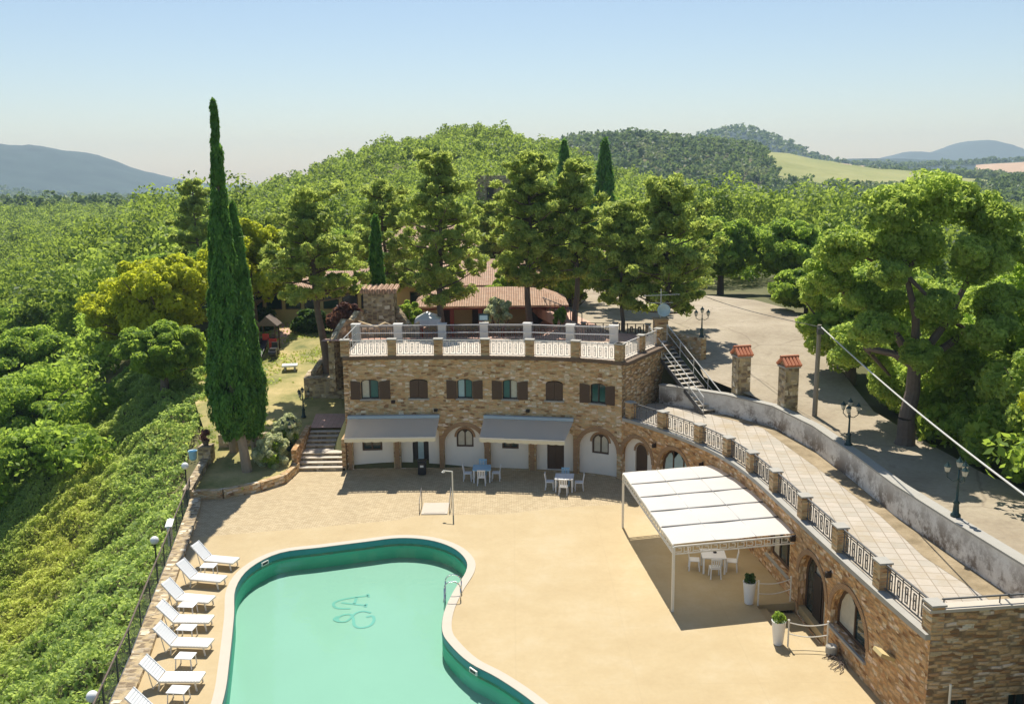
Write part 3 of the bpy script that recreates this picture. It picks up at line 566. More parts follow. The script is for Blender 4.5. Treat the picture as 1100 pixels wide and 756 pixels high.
# monogram painted on the pool floor: an A and an S lying on their sides
def ribbon(mb, pts, wd, z):
    for (a, b) in zip(pts, pts[1:]):
        L = math.hypot(b[0]-a[0], b[1]-a[1]); nx, ny = -(b[1]-a[1])/L*wd/2, (b[0]-a[0])/L*wd/2; ex, ey = (b[0]-a[0])/L*wd*.3, (b[1]-a[1])/L*wd*.3
        mb.box(((a[0]+b[0])/2, (a[1]+b[1])/2, z), (L+wd*.5, wd, 0.02), math.atan2(b[1]-a[1], b[0]-a[0]))
def smooth_line(p, k_=5):
    q = [p[0]]+list(p)+[p[-1]]; out = []
    for i in range(1, len(q)-2):
        a, b, c, d = q[i-1:i+3]
        for j_ in range(k_): t = j_/k_; out.append(tuple(0.5*(2*b[n_]+(-a[n_]+c[n_])*t+(2*a[n_]-5*b[n_]+4*c[n_]-d[n_])*t*t+(-a[n_]+3*b[n_]-3*c[n_]+d[n_])*t**3) for n_ in (0, 1)))
    return out+[p[-1]]
def ribbon(mb, pts, wd, z):
    P_ = [Vector((*p, z)) for p in (smooth_line(pts) if len(pts) > 2 else pts)]; L_, R_ = [], []
    for i, p in enumerate(P_):
        t = (P_[min(i+1, len(P_)-1)]-P_[max(i-1, 0)]).normalized(); n_ = Vector((-t.y, t.x, 0))*wd/2; L_.append(p+n_); R_.append(p-n_)
    n_ = len(P_); mb.add(L_+R_, [(i, i+1, n_+i+1, n_+i) for i in range(n_-1)])
mbk = MB(); ox, oy = -7.45, 36.4
A1 = [(-.05, -.55), (-.1, -.2), (0.35, .15), (1.45, .45)]; A2 = [(0.25, -.22), (1.5, -.52)]
for l_ in (A1, A2, [(0.9, .30), (0.9, -.36)], [(-.05, -.55), (.2, -.75), (.8, -.8)], [(1.4, .62), (1.5, .3)], [(1.5, -.36), (1.5, -.68)]): ribbon(mbk, [(ox+a_*.85, oy+b_*.95) for a_, b_ in l_], 0.12, -.94)
ox, oy = -7.15, 34.6; S1 = [(.62*math.cos(t)*.9+.62, .42*math.sin(t)) for t in np.linspace(0.2, 5.2, 14)]
S1 = [(0.1, -.1), (0.0, .25), (.2, .55), (.5, .55), (.66, .1), (.78, -.45), (1.05, -.7), (1.4, -.5), (1.5, 0.0), (1.38, .4), (1.15, .3)]
ribbon(mbk, [(ox+a_, oy+b_*.9) for a_, b_ in S1], 0.12, -.938); ribbon(mbk, [(ox-.12+a_, oy+.3-b_*.7) for a_, b_ in S1[:8]], 0.10, -.934)
mbk.build('painted_monogram', 'poolmark', pb)

# ------------------------------------------------------------------ main stone building
ZT = 6.55; ZA = 3.50
mainb = thing('stone_building', (-2, 52, 0), 'two storey rubble stone building with brown shutters and grey awnings facing the pool', 'building')
wins = [(1.14, 2.02), (3.68, 4.71), (6.38, 7.26), (8.97, 9.82), (11.4, 12.36), (13.92, 14.78)]
bays = [(0.5, 2.66, 2.5, .35), (3.06, 5.28, 2.5, .35), (5.56, 7.86, 2.5, None), (8.2, 10.4, 2.45, .35), (10.82, 12.94, 2.45, .35), (13.24, 15.5, 2.55, None)]
up_holes = [arch(a_, b_, 4.12, 5.24, .16, 8) for a_, b_ in wins]
bay_holes = [arch(a_, b_, 0.0, zt, ri, 14) for a_, b_, zt, ri in bays]
mb = MB(); sheet(mb, [(0, -0.5), (15.8, -0.5), (15.8, ZT-.1), (0, ZT-.1)], up_holes+[[(x, max(z, 0.02)) for x, z in l_] for l_ in bay_holes], 0)
for l_ in up_holes: reveal(mb, l_, 0, -0.28)
for l_ in bay_holes: reveal(mb, l_[1:]+l_[:1], 0, -0.38, close=False)
def bx4(p0, p1, z0, z1, mb, th=0.3):
    mb.bar((p0[0], p0[1], (z0+z1)/2), (p1[0], p1[1], (z0+z1)/2), th, z1-z0)
mb.build('wall', 'stone', mainb)
mb = MB(); bx4((5.8, 48.95), (9.2, 54.5), -0.5, ZT-.1, mb, 0.3); mb.build('side_wall', 'stone_end', mainb); mb = MB(); bx4((-9.35, 51.2), (-9.35, 57), -0.5, ZT-.1, mb, 0.3); mb.build('side_wall', 'stone_end', mainb)
fl = [tuple(wm(s, 0, -0.02))[:2] for s in np.arange(0, 15.81, 0.79)]+[(9.2, 54.5), (9.3, 55.2), (6.1, 54.9), (3.5, 55.6), (1, 56.3), (-9.5, 56.8)]
mb = MB(); mb.prism(fl, ZT-.1, ZT); mb.build('terrace_floor', 'terr', mainb)
mb = MB(); slab(mb, [(0, ZT-.16), (15.85, ZT-.16), (15.85, ZT+.03), (0, ZT+.03)], -0.1, 0.14); mb.bar((5.95, 48.75, ZT-.065), (9.35, 54.45, ZT-.065), 0.5, 0.19); mb.build('ledge', 'brownledge', mainb)
# shutters & windows
def window(parent, s0, s1, z0, z1, rise, glassmat, off=-0.12, mull=1, fw_=0.06, sill=True, mp=wm, gm2=None, bars=0, frmat='wood'):
    mb = MB(); lo = arch(s0, s1, z0, z1, rise, 8); c = (s0+s1)/2; r2 = max(rise-fw_, 0.02)
    inner = arch(s0+fw_, s1-fw_, z0+fw_, z1-fw_, r2, 8); slab(mb, lo, off-0.06, off, mp, [inner]); 
    for i in range(mull):
        cc = s0+(s1-s0)*(i+1)/(mull+1); slab(mb, [(cc-.035, z0+fw_), (cc+.035, z0+fw_), (cc+.035, z1-fw_), (cc-.035, z1-fw_)], off-0.055, off+0.01, mp)
    for i in range(bars):
        zz = z0+(z1-z0)*(i+1)/(bars+1); slab(mb, [(s0+fw_, zz-.025), (s1-fw_, zz-.025), (s1-fw_, zz+.025), (s0+fw_, zz+.025)], off-0.05, off+0.005, mp)
    f = mb.build('window', frmat, parent)
    for i in range(mull+1):
        a_ = s0+fw_*.5+(s1-s0-fw_)*i/(mull+1); b_ = s0+fw_*.5+(s1-s0-fw_)*(i+1)/(mull+1)
        mb = MB(); slab(mb, [(a_, z0+.02), (b_, z0+.02), (b_, z1-rise*.5-.03), ((a_+b_)/2, z1-rise*.1-.03), (a_, z1-rise*.5-.03)], off-0.05, off-0.035, mp)
        mb.build('pane', (gm2 if (gm2 and i) else glassmat), f)
    if sill:
        mb = MB(); slab(mb, [(s0-.08, z0-.09), (s1+.08, z0-.09), (s1+.08, z0-.002), (s0-.08, z0-.002)], off-0.02, 0.09, mp); mb.build('sill', 'conc', f)
    return f
def shutter(parent, s0, s1, z0, z1, rl, rr, off=0.03, mp=wm):
    """louvred leaf, top rising from rl (left) to rr (right)"""
    mb = MB(); slab(mb, [(s0, z0), (s1, z0), (s1, z1-.16+rr), ((s0+s1)/2, z1-.16+(rl+rr)*.62), (s0, z1-.16+rl)], off-0.02, off+0.02, mp)
    for i in range(9):
        zz = z0+.08+i*(z1-z0-.3)/8; slab(mb, [(s0+.06, zz-.03), (s1-.06, zz-.03), (s1-.06, zz), (s0+.06, zz)], off+0.02, off+0.035, mp)
    return mb.build('shutter', 'wood', parent)
gl = [('ccream', 'cteal'), None, ('cblue', 'cteal'), ('cteal', 'ccream'), None, ('glass', 'glass')]
for i, (a_, b_) in enumerate(wins):
    if gl[i]:
        window(mainb, a_, b_, 4.12, 5.24, .16, gl[i][0], gm2=gl[i][1], frmat='dark')
        shutter(mainb, a_-.60, a_-.02, 4.10, 5.24, .1, .02); shutter(mainb, b_+.02, b_+.58, 4.10, 5.24, .02, .1)
    else:
        c = (a_+b_)/2; shutter(mainb, a_+.02, c-.01, 4.14, 5.24, 0, .12, off=-0.03); shutter(mainb, c+.01, b_-.02, 4.14, 5.24, .12, 0, off=-0.03)
        mb = MB(); slab(mb, [(a_-.08, 4.03), (b_+.08, 4.03), (b_+.08, 4.115), (a_-.08, 4.115)], -0.2, 0.09); mb.build('sill', 'conc', mainb)
# white infill of the bays, with their own openings
binf = [('w', 1.05, 2.05, 1.0, 1.68), ('d', 3.7, 4.62, 0.0, 2.0), ('a', 6.24, 7.22, 1.2, 2.28), ('w', 8.86, 9.8, 1.15, 1.8), ('d', 11.42, 12.36, 0.0, 1.95), ('a', 13.94, 14.88, 1.18, 2.32)]
for (a_, b_, zt, ri), (k_, o0, o1, oz0, oz1) in zip(bays, binf):
    hole = arch(o0, o1, max(oz0, 0.03), oz1, .12 if k_ != 'a' else (o1-o0)/2, 10); mb = MB(); sheet(mb, arch(a_-.03, b_+.03, -0.1, zt+.03, ri, 14), [hole], -0.30); reveal(mb, hole, -0.30, -0.5); mb.build('white_infill_wall', 'white', mainb)
    if k_ in 'wa':
        window(mainb, o0, o1, oz0, oz1, .06 if k_ == 'w' else (o1-o0)/2, 'ccream' if k_ == 'a' else 'glass', off=-0.36, fw_=.09, sill=False, frmat='wood')
        if k_ == 'a': mb = MB(); slab(mb, ring(o0, o1, oz1, .12), -0.31, -0.27); mb.build('arch_trim', 'brick', mainb)
    else:
        mb = MB(); slab(mb, [(o0+.02, .03), (o1-.02, .03), (o1-.02, oz1-.03), (o0+.02, oz1-.03)], -0.47, -0.42); dd = mb.build('door', 'wood' if o0 > 5 else 'dark', mainb)
        if o0 < 5: mb = MB(); slab(mb, [(o0+.3, .1), (o0+.62, .1), (o0+.62, oz1-.1), (o0+.3, oz1-.1)], -0.415, -0.40); mb.build('pane', 'cblue', dd)
        else:
            mb = MB()
            for q in range(2): slab(mb, [(o0+.1+q*.4, .2), (o0+.44+q*.4, .2), (o0+.44+q*.4, oz1-.25), (o0+.1+q*.4, oz1-.25)], -0.415, -0.40)
            mb.build('door_panel', 'wood', dd)
for a_, b_, zt, ri in (bays[2], bays[5]):
    mb = MB(); slab(mb, ring(a_, b_, zt, .24, ri), -0.02, 0.03); mb.build('arch_trim', 'brick', mainb)
for s_ in (2.86, 8.03, 10.61, 13.08, 5.42, .28):
    mb = MB(); slab(mb, [(s_-.13, -.02), (s_+.13, -.02), (s_+.13, 1.95), (s_-.13, 1.95)], -0.02, 0.035); mb.build('brick_pilaster', 'brick', mainb)
# awnings
def awning(s0, s1):
    a_ = MB(); prof = [(3.06, .12), (2.98, .3), (2.44, 1.95)]; n_ = 12
    for (z0_, o0_), (z1_, o1_) in zip(prof, prof[1:]):
        A = wm(s0, z0_, o0_); B = wm(s1, z0_, o0_); C_ = wm(s1, z1_, o1_); D = wm(s0, z1_, o1_); dn = Vector((0, 0, -.02))
        a_.add([A, B, C_, D], [(0,1,2,3)])
    aw = a_.build('awning', 'awn', mainb)
    m_ = MB(); m_.bar(wm(s0, 3.12, .13), wm(s1, 3.12, .13), .24, .16); m_.build('cassette', 'awnmetal', aw)
    A = wm(s0, 2.40, 1.98); B = wm(s1, 2.40, 1.98); m_ = MB(); m_.bar(A, B, .05, .07); m_.build('front_bar', 'postw', aw)
    m_ = MB(); N_ = 40; vs = []; th = (B-A).cross(Vector((0, 0, 1))).normalized()*0.006
    for i in range(N_+1):
        p = A.lerp(B, i/N_)+(B-A).cross(Vector((0, 0, 1))).normalized()*0.03; dz = -.20-.03*abs(math.sin(i*PI/4)); vs += [p+th+Vector((0, 0, -.03)), p+th+Vector((0, 0, dz)), p-th+Vector((0, 0, -.03)), p-th+Vector((0, 0, dz))]
    f_ = []
    for i in range(N_): b0 = 4*i; f_ += [(b0, b0+1, b0+5, b0+4), (b0+2, b0+6, b0+7, b0+3), (b0+1, b0+3, b0+7, b0+5), (b0, b0+4, b0+6, b0+2)]
    m_.add(vs, f_); m_.build('valance', 'val', aw)
    for s_ in (s0+.5, (s0+s1)/2, s1-.5):
        m_ = MB(); m_.tube(wm(s_, 2.9, .1), wm(s_+.35, 2.62, 1.0), .025); m_.tube(wm(s_+.35, 2.62, 1.0), wm(s_, 2.42, 1.9), .022); m_.build('folding_arm', 'steel', aw)
awning(0.25, 5.36); awning(7.9, 13.0)
# little flood lamps on the wall
for s_, z_ in ((2.75, 3.95), (5.15, 3.45), (10.4, 3.5)):
    m_ = MB(); m_.box(wm(s_, z_, .12), (.22, .16, .1), wang(s_), rx=R(25)); m_.tube(wm(s_, z_, 0), wm(s_, z_, .12), .02); m_.build('flood_lamp', 'dark', mainb)

# ------------------------------------------------------------------ long curved annex
ann = thing('stone_annex', (11.5, 36, 0), 'long low stone building curving forward on the right with a walkable slab roof', 'building')
ah = [arch(15.85, 18.1, 0.0, 2.55, None), arch(18.7, 21.1, 0.0, 2.65, None), [(24.6, .9), (27.0, .9), (27.0, 2.2), (24.6, 2.2)], [(28.9, .75), (31.25, .75), (31.25, 2.2), (28.9, 2.2)], arch(32.2, 34.65, -0.35, 2.5, 1.15), arch(35.1, 37.75, 0.75, 2.52, 1.3)]
mb = MB(); sheet(mb, [(15.8, -1.0), (41.34, -1.0), (41.34, ZA-.12), (15.8, ZA-.12)], [[(x, max(z, -.34)) for x, z in l_] for l_ in ah], 0)
for l_ in ah: reveal(mb, l_, 0, -0.4)
mb.build('wall', 'stone_warm', ann)
# end wall facing the camera, its parapet and the roof slab
E0 = Vector((11.8, 24.45, 0)); E1 = Vector((19.5, 25.3, 0))
mb = MB()
def em(s, z, off=0.0): d_ = (E1-E0).normalized(); return Vector((E0.x+d_.x*s+d_.y*off, E0.y+d_.y*s-d_.x*off, z))
eh = [[(0.75, -1.2), (1.35, -1.2), (1.35, 1.42), (0.75, 1.42)], [(2.55, -1.2), (3.2, -1.2), (3.2, 1.45), (2.55, 1.45)]]
sheet(mb, [(0, -4.5), (7.7, -4.5), (7.7, 4.2), (0, 4.2)], eh, 0, 0.8, em); 
for l_ in eh: reveal(mb, l_, 0, -.3, em)
mb.build('end_wall', 'stone_end', ann)
mb = MB(); mb.add([em(0, -4.5, 0), em(0, -4.5, -.5), em(0, 4.2, -.5), em(0, 4.2, 0)], [(0, 1, 2, 3)]); mb.add([em(0, 4.2, 0), em(7.7, 4.2, 0), em(7.7, 4.2, -.3), em(0, 4.2, -.3)], [(0, 1, 2, 3)]); mb.add([em(0, 3.3, -.3), em(7.7, 3.3, -.3), em(7.7, 4.2, -.3), em(0, 4.2, -.3)], [(0, 1, 2, 3)])
mb.build('parapet_back', 'stone_end', ann)
for l_ in eh: window(ann, l_[0][0], l_[1][0], l_[0][1], l_[2][1], .03, 'glass', off=-.15, mp=em, sill=False, frmat='dark')
mb = MB(); mb.bar(em(-.12, 4.25, -.13), em(7.7, 4.25, -.13), .42, .09); mb.build('parapet_coping', 'coping', ann)
mb = MB(); mb.bar(em(.35, 4.52, -.13), em(7.7, 4.52, -.13), .05, .04)
for i in range(4): mb.tube(em(.4+i*1.7, 4.29, -.13), em(.4+i*1.7, 4.52, -.13), .02)
mb.build('low_rail', 'iron', ann)
white_wall = [(8.4, 52.0), (9.8, 50.8), (11.6, 49.2), (13.4, 46.5), (14.2, 42.5), (14.45, 38.0), (14.55, 33.9), (14.95, 30.0), (15.4, 26.2), (15.6, 24.6)]
rf = [tuple(wm(s, 0, -0.02))[:2] for s in np.arange(15.8, 41.3, 0.75)]+[(11.8, 24.6), (15.6, 25.05)]+white_wall[::-1][1:]+[(8.3, 52.0), (7.6, 51.8)]
mb = MB(); mb.prism(rf, ZA-.12, ZA); mb.build('roof_slabs', 'slabs', ann)
grv = [(x-.75+0.25*math.sin(i*2.1), y-.1) for i, (x, y) in enumerate(white_wall[2:])]
sheet_on('gravel_strip', white_wall[2:9]+grv[:7][::-1], lambda x, y: ZA, 'gravel', 3, .008)
mb = MB(); slab(mb, [(15.95, ZA-.14), (41.34, ZA-.14), (41.34, ZA+.03), (15.95, ZA+.03)], -.1, .16); mb.build('concrete_ledge', 'conc', ann)
for l_, kind_ in zip(ah, ('door', 'glass', 'win', 'win', 'bigdoor', 'archwin')):
    s0, s1 = l_[0][0], l_[1][0]; z0, zt = l_[0][1], max(p[1] for p in l_)
    if kind_ == 'door':
        mb = MB(); hole = arch(16.55, 17.45, 0.03, 2.2, .45, 10); sheet(mb, arch(s0-.03, s1+.03, -.1, zt+.03, None), [hole], -.28); reveal(mb, hole, -.28, -.45); mb.build('white_infill_wall', 'white', ann)
        mb = MB(); slab(mb, arch(16.56, 17.44, .0, 2.19, .44, 10), -.42, -.36); dd = mb.build('door', 'wood', ann)
        mb = MB(); slab(mb, ring(16.55, 17.45, 2.2, .1, .45), -.29, -.25); mb.build('arch_trim', 'brick', ann)
    elif kind_ == 'glass': window(ann, s0, s1, 0.0, zt, 1.1, 'cblue', off=-.25, mull=2, fw_=.12, sill=False, gm2='cblue')
    elif kind_ == 'win': window(ann, s0, s1, z0, zt, .04, 'ccream', off=-.22, mull=2, fw_=.12, gm2='glass')
    elif kind_ == 'bigdoor':
        f_ = window(ann, s0, s1, z0, zt, 1.15, 'glass', off=-.3, mull=2, fw_=.12, sill=False, bars=0, gm2='ccream'); mb = MB(); slab(mb, [(33.0, -.3), (33.75, -.3), (33.75, 1.75), (33.0, 1.75)], -.29, -.26); mb.build('door', 'dark', ann)
    else: window(ann, s0, s1, z0, zt, 1.3, 'ccream', off=-.26, mull=1, fw_=.12, gm2='glass')
for s0, s1, zt, ri in ((15.85, 18.1, 2.55, None), (18.7, 21.1, 2.65, None), (32.2, 34.65, 2.5, 1.15), (35.1, 37.75, 2.52, 1.3)):
    mb = MB(); slab(mb, ring(s0, s1, zt, .2, ri), -0.02, 0.035); mb.build('arch_trim', 'brick', ann)
for s_ in (18.4, 22.2, 31.75, 35.0):
    m_ = MB(); m_.box(wm(s_, 2.55, .12), (.12, .2, .2), wang(s_)); m_.tube(wm(s_, 2.7, 0), wm(s_, 2.6, .14), .02); m_.build('wall_lamp', 'dark', ann)
mb = MB(); p = wm(39.4, 1.9, .25); mb.box(p, (.5, .5, .12), wang(39.4), rx=R(-25)); mb.build('wall_corbel', 'yellow', ann)
# drain pole in front of the end wall
mb = MB(); mb.tube(em(.5, -3, .35), em(.5, 2.15, .35), .035); tag(mb.build('pole', 'postw'), 'thin cream pole standing against the front end wall of the annex', 'pole')

# ------------------------------------------------------------------ balustrades
def panel(mb, p, q, zb, hh=0.86, n=9, bw=0.028, style=0):
    """iron panel between points p and q (plan), from zb"""
    p, q = Vector((*p, 0)), Vector((*q, 0)); Z = lambda t, z: p.lerp(q, t)+Vector((0, 0, zb+z))
    mb.bar(Z(0, hh), Z(1, hh), .06, .04); mb.bar(Z(0, .07), Z(1, .07), .035, .035); mb.bar(Z(0, hh-.1), Z(1, hh-.1), .03, .02)
    for i in range(n):
        t = (i+.5)/n; dt = .28/n
        if i % 2 == 0:
            mb.bar(Z(t, .07), Z(t, hh), bw, bw)
        else:
            mb.bar(Z(t-dt, .16), Z(t-dt, hh-.18), bw, bw); mb.bar(Z(t+dt, .16), Z(t+dt, hh-.18), bw, bw); mb.bar(Z(t-dt, .46), Z(t+dt, .46), bw, bw)
            mb.bar(Z(t-dt, .18), Z(t+dt, .18), bw, bw); mb.bar(Z(t-dt, hh-.2), Z(t+dt, hh-.2), bw, bw)
def balustrade(name, label, pts, zb, pw, ph, pmat, rmat, ang=None, hh=.86, n=9, bw=.028, cap='conc', skip=(), paneloff=.0):
    root = thing(name, (pts[0][0], pts[0][1], zb), label, 'balustrade')
    for i, p in enumerate(pts):
        a_, b_ = pts[max(0, i-1)], pts[min(len(pts)-1, i+1)]; an = math.atan2(b_[1]-a_[1], b_[0]-a_[0])
        if pw: m_ = MB(); m_.box((p[0], p[1], zb+ph/2), (pw, pw*.85, ph), an); o = m_.build('pier', pmat, root); m_ = MB(); m_.box((p[0], p[1], zb+ph+.03), (pw+.08, pw*.85+.08, .06), an); m_.build('cap', cap, o)
    for i in range(len(pts)-1):
        if i in skip: continue
        a_, b_ = Vector(pts[i]), Vector(pts[i+1]); L = (b_-a_).length; u = (b_-a_)/L; m_ = MB(); panel(m_, tuple(a_+u*(pw/2)), tuple(b_-u*(pw/2)), zb, hh, n, bw); m_.build('iron_panel', rmat, root)
    return root
front_pts = [tuple(wm(s, 0, -.14))[:2] for s in (.22, 2.75, 5.36, 8.0, 10.5, 13.05, 15.55)]
balustrade('balustrade', 'upper terrace front balustrade with brown stone piers and off-white iron panels', front_pts, ZT+.03, .46, .9, 'pier', 'rail', n=13, bw=.035)
balustrade('balustrade', 'short balustrade turning back from the upper terrace corner to the stairs', [(5.75, 49.05), (7.3, 51.75), (8.6, 53.9)], ZT+.03, .42, .9, 'pier', 'rail', n=11, bw=.035).children[0].hide_render = False
back_pts = [(-9.56, 56.45), (-6.96, 56.35), (-4.26, 56.25), (-1.7, 56.25), (0.98, 56.05), (3.54, 55.3), (6.09, 54.75)]
bb = balustrade('balustrade', 'rear balustrade of the upper terrace with pale grey painted piers', back_pts, ZT, .5, 1.0, 'concP', 'iron', n=11, cap='concP', bw=.04)
m_ = MB()
for z_ in (1.02, .55): m_.path([(p[0], p[1]-.45, ZT+z_) for p in back_pts], .03)
m_.build('handrail', 'steel', bb)
m_ = MB()
for z_ in (.98, .5): m_.path([(-9.45, 51.3, ZT+z_+.03), (-9.45, 56.0, ZT+z_+.05)], .03)
for y_ in (51.4, 52.9, 54.4, 55.9): m_.tube((-9.45, y_, ZT), (-9.45, y_, ZT+1.02), .025)
tag(m_.build('handrail', 'steel'), 'pale steel handrail along the left edge of the upper terrace', 'handrail')
ap = [tuple(wm(s, 0, -.14))[:2] for s in (16.3, 18.75, 21.65, 24.1, 26.5, 29.1, 32.1, 35.2, 38.2, 41.1)]
ab = balustrade('balustrade', 'curving balustrade on the annex roof with stone piers and dark iron panels', ap, ZA+.03, .44, .86, 'pier', 'iron', n=11, bw=.03)
# ------------------------------------------------------------------ white retaining wall, road, plaza
mb = MB(); wo = []
for i, p in enumerate(white_wall):
    a_ = white_wall[max(0, i-1)]; b_ = white_wall[min(len(white_wall)-1, i+1)]; L = math.hypot(b_[0]-a_[0], b_[1]-a_[1]); wo.append((p[0]-(b_[1]-a_[1])/L*.35, p[1]+(b_[0]-a_[0])/L*.35))
zt_ = lambda i: 4.52+.22*i/(len(white_wall)-1)
n = len(white_wall); vs = []
for i in range(n): vs += [(*white_wall[i], 2.8), (*white_wall[i], zt_(i)), (*wo[i], zt_(i)), (*wo[i], 2.8)]
fs = []; 
for i in range(n-1): b0 = 4*i; fs += [(b0, b0+1, b0+5, b0+4), (b0+1, b0+2, b0+6, b0+5), (b0+2, b0+3, b0+7, b0+6)]
fs += [(0, 1, 2, 3), tuple(4*(n-1)+q for q in (3, 2, 1, 0))]; mb.add(vs, fs)
rw = thing('retaining_wall', (13, 40, 3.5), 'long white plastered retaining wall stained with dirt beside the slab roof', 'wall'); mb.build('wall', 'plaster', rw)
mb = MB(); mb.path([((a_[0]+b_[0])/2, (a_[1]+b_[1])/2, zt_(i)+.03) for i, (a_, b_) in enumerate(zip(white_wall, wo))], .03); 
mb = MB()
for i in range(n-1):
    a_ = Vector(((white_wall[i][0]+wo[i][0])/2, (white_wall[i][1]+wo[i][1])/2, zt_(i)+.035)); b_ = Vector(((white_wall[i+1][0]+wo[i+1][0])/2, (white_wall[i+1][1]+wo[i+1][1])/2, zt_(i+1)+.035)); mb.bar(a_, b_, .46, .07)
mb.build('coping', 'conc', rw)
rd = [(p[0]+.1, p[1]+.05) for p in wo]; redge = [(22.5, 24.6), (20.5, 30), (19.0, 36), (18.6, 41), (18.4, 46), (18.8, 52), (19.8, 60), (20.8, 68), (19.5, 74), (16, 78), (12, 84), (4, 90), (-2, 92), (-2, 86), (3.2, 78), (4.6, 66), (6.4, 58.5), (8.9, 57.2), (11.0, 55.0), (10.8, 51.3)]
sheet_on('road', rd[3:][::-1][:0]+[p for p in rd[2:]]+redge, lambda x, y: road_z(y), 'road', 1.5, .0)
pz = [(-11.8, 56.6), (-9.6, 56.6), (-4, 56.4), (1, 56.3), (3.6, 55.5), (6.2, 54.9), (9.3, 55.0), (8.8, 57.2), (6.4, 58.5), (4.6, 66), (3.2, 78), (-2, 86), (-11.8, 86)]
def plaza_z(x, y): return float(6.53-1.5*sm(57, 63.5, y)*(1-sm(1, 4, x)))
sheet_on('plaza', pz, plaza_z, 'pink', 1.5, 0)
la = [(-17.2, 46.6), (-16.9, 46.6), (-15.2, 46.8), (-13.7, 47.9), (-12.75, 49), (-12.45, 51.2), (-12.45, 54.9), (-9.6, 54.8), (-9.6, 60), (-11.8, 62), (-11.8, 84), (-27, 84), (-25, 70), (-21, 60), (-18, 53)]
def lz(x, y): return float(lawn_z(y)) - max(0, (-19.5-x))*.12
sheet_on('lawn', la, lz, 'lawn', 1.2, 0)
# ------------------------------------------------------------------ garden walls, stairs, path
mb = MB(); pth = [(-17.0, 46.45), (-15.25, 46.62), (-13.65, 47.75), (-12.65, 48.95), (-12.4, 51.1)]; P_ = []
for a_, b_ in zip(pth, pth[1:]): P_ += [(a_[0]+(b_[0]-a_[0])*t/4, a_[1]+(b_[1]-a_[1])*t/4) for t in range(4)]
P_.append(pth[-1])
for a_, b_ in zip(P_, P_[1:]): mb.bar((*a_, .2), (*b_, .2), .38, .55)
tag(mb.build('garden_kerb', 'stone'), 'low curved stone kerb wall round the cypress and bush bed beside the paving', 'wall')
mb = MB(); mb.bar((-17.0, 46.3, .1), (-17.5, 51.3, .5), .45, 1.0); mb.box((-17.45, 51.0, .75), (.7, .8, 1.7)); tag(mb.build('garden_wall', 'stone_ruin'), 'stone wall stub at the pool fence end with a small upright block', 'wall')
mb = MB(); mb.bar((-17.3, 52.9, .95), (-14.4, 53.1, .95), .4, 1.5); tag(mb.build('garden_wall', 'stone_ruin'), 'low stone wall behind the cypress trunks', 'wall')
st = thing('garden_stairs', (-10.9, 51, 0), 'flight of stone steps with brown risers climbing from the paving to the garden', 'stairs')
zz = 0; yy_ = 51.0
for i in range(8):
    dep = 1.0 if i == 3 else .42; rise = 1.3/8
    m_ = MB(); m_.box((-10.95, yy_+dep/2+.0, zz+rise/2-.05), (2.7, dep, rise+.1)); m_.build('riser', 'stone_ruin', st)
    m_ = MB(); m_.box((-10.95, yy_+dep/2-.03, zz+rise+.015), (2.72, dep, .03)); m_.build('tread', 'terr', st); zz += rise; yy_ += dep
mb = MB(); mb.bar((-12.45, 50.9, .6), (-12.5, 55.2, .9), .3, 1.4); tag(mb.build('stair_wall', 'stone_warm'), 'brown stone side wall left of the garden steps', 'wall')
mb = MB(); mb.bar((-9.65, 51.0, .9), (-9.65, 55.2, .9), .22, 1.9); tag(mb.build('stair_wall', 'pier'), 'brown stone side wall between the garden steps and the building', 'wall')
sheet_on('path', [(-12.35, 54.9), (-9.55, 54.9), (-9.55, 59.4), (-12.7, 59.3)], lambda x, y: 1.31+max(0, y-55)*.07, 'pink', 1.0, 0.16)
mb = MB(); mb.prism([(-13.9, 60.6), (-9.3, 60.2), (-9.3, 63), (-9.6, 66), (-13.2, 66), (-14.1, 63)], 1.2, 3.35); tag(mb.build('raised_bed', 'stone_ruin'), 'rubble retaining wall of the raised bed under the leaning pine', 'wall')
# ruin walls at the left end of the terrace
def ruin(name, label, p, q, z0, tops, th=.45, mat='stone_ruin'):
    mb = MB(); n_ = len(tops)-1; p, q = Vector(p), Vector(q); d_ = (q-p); nn_ = Vector((-d_.y, d_.x)).normalized()*th/2
    L = d_.length; vs = []
    for i, t in enumerate(tops):
        c = p+d_*i/n_; vs += [(*(c-nn_), z0), (*(c-nn_), t), (*(c+nn_), t), (*(c+nn_), z0)]
    fs = []
    for i in range(n_): b0 = 4*i; fs += [(b0, b0+1, b0+5, b0+4), (b0+1, b0+2, b0+6, b0+5), (b0+2, b0+3, b0+7, b0+6), (b0, b0+4, b0+7, b0+3)]
    fs += [(0, 3, 2, 1), (4*n_, 4*n_+1, 4*n_+2, 4*n_+3)]; mb.add(vs, fs); o = mb.build(name, mat); tag(o, label, 'wall'); return o
ruin('ruined_wall', 'broken grey stone wall with wavy top beside the terrace corner', (-11.3, 57.2), (-9.7, 60.6), 3.2, [6.3, 7.0, 7.6, 7.4, 7.9, 7.7])
ruin('ruined_wall', 'low rubble wall with jagged top behind the left half of the terrace', (-9.7, 58.3), (-5.9, 58.9), 5.0, [7.5, 7.3, 7.1, 7.35, 7.1, 7.25, 7.05, 7.3])
ruin('ruined_wall', 'tumbled stone wall sloping down beside the pine trunk', (-13.4, 61.4), (-11.9, 64.5), 3.0, [3.6, 4.2, 4.6, 5.0, 5.2])
ruin('ruined_wall', 'curved broken stone wall right of the square ruin tower', (-7.6, 61.3), (-6.5, 60.9), 4.8, [8.0, 7.5, 7.0, 6.6])
tw = thing('ruin_tower', (-8.7, 61.4, 5), 'square stone ruin tower capped with a row of curved clay tiles', 'tower')
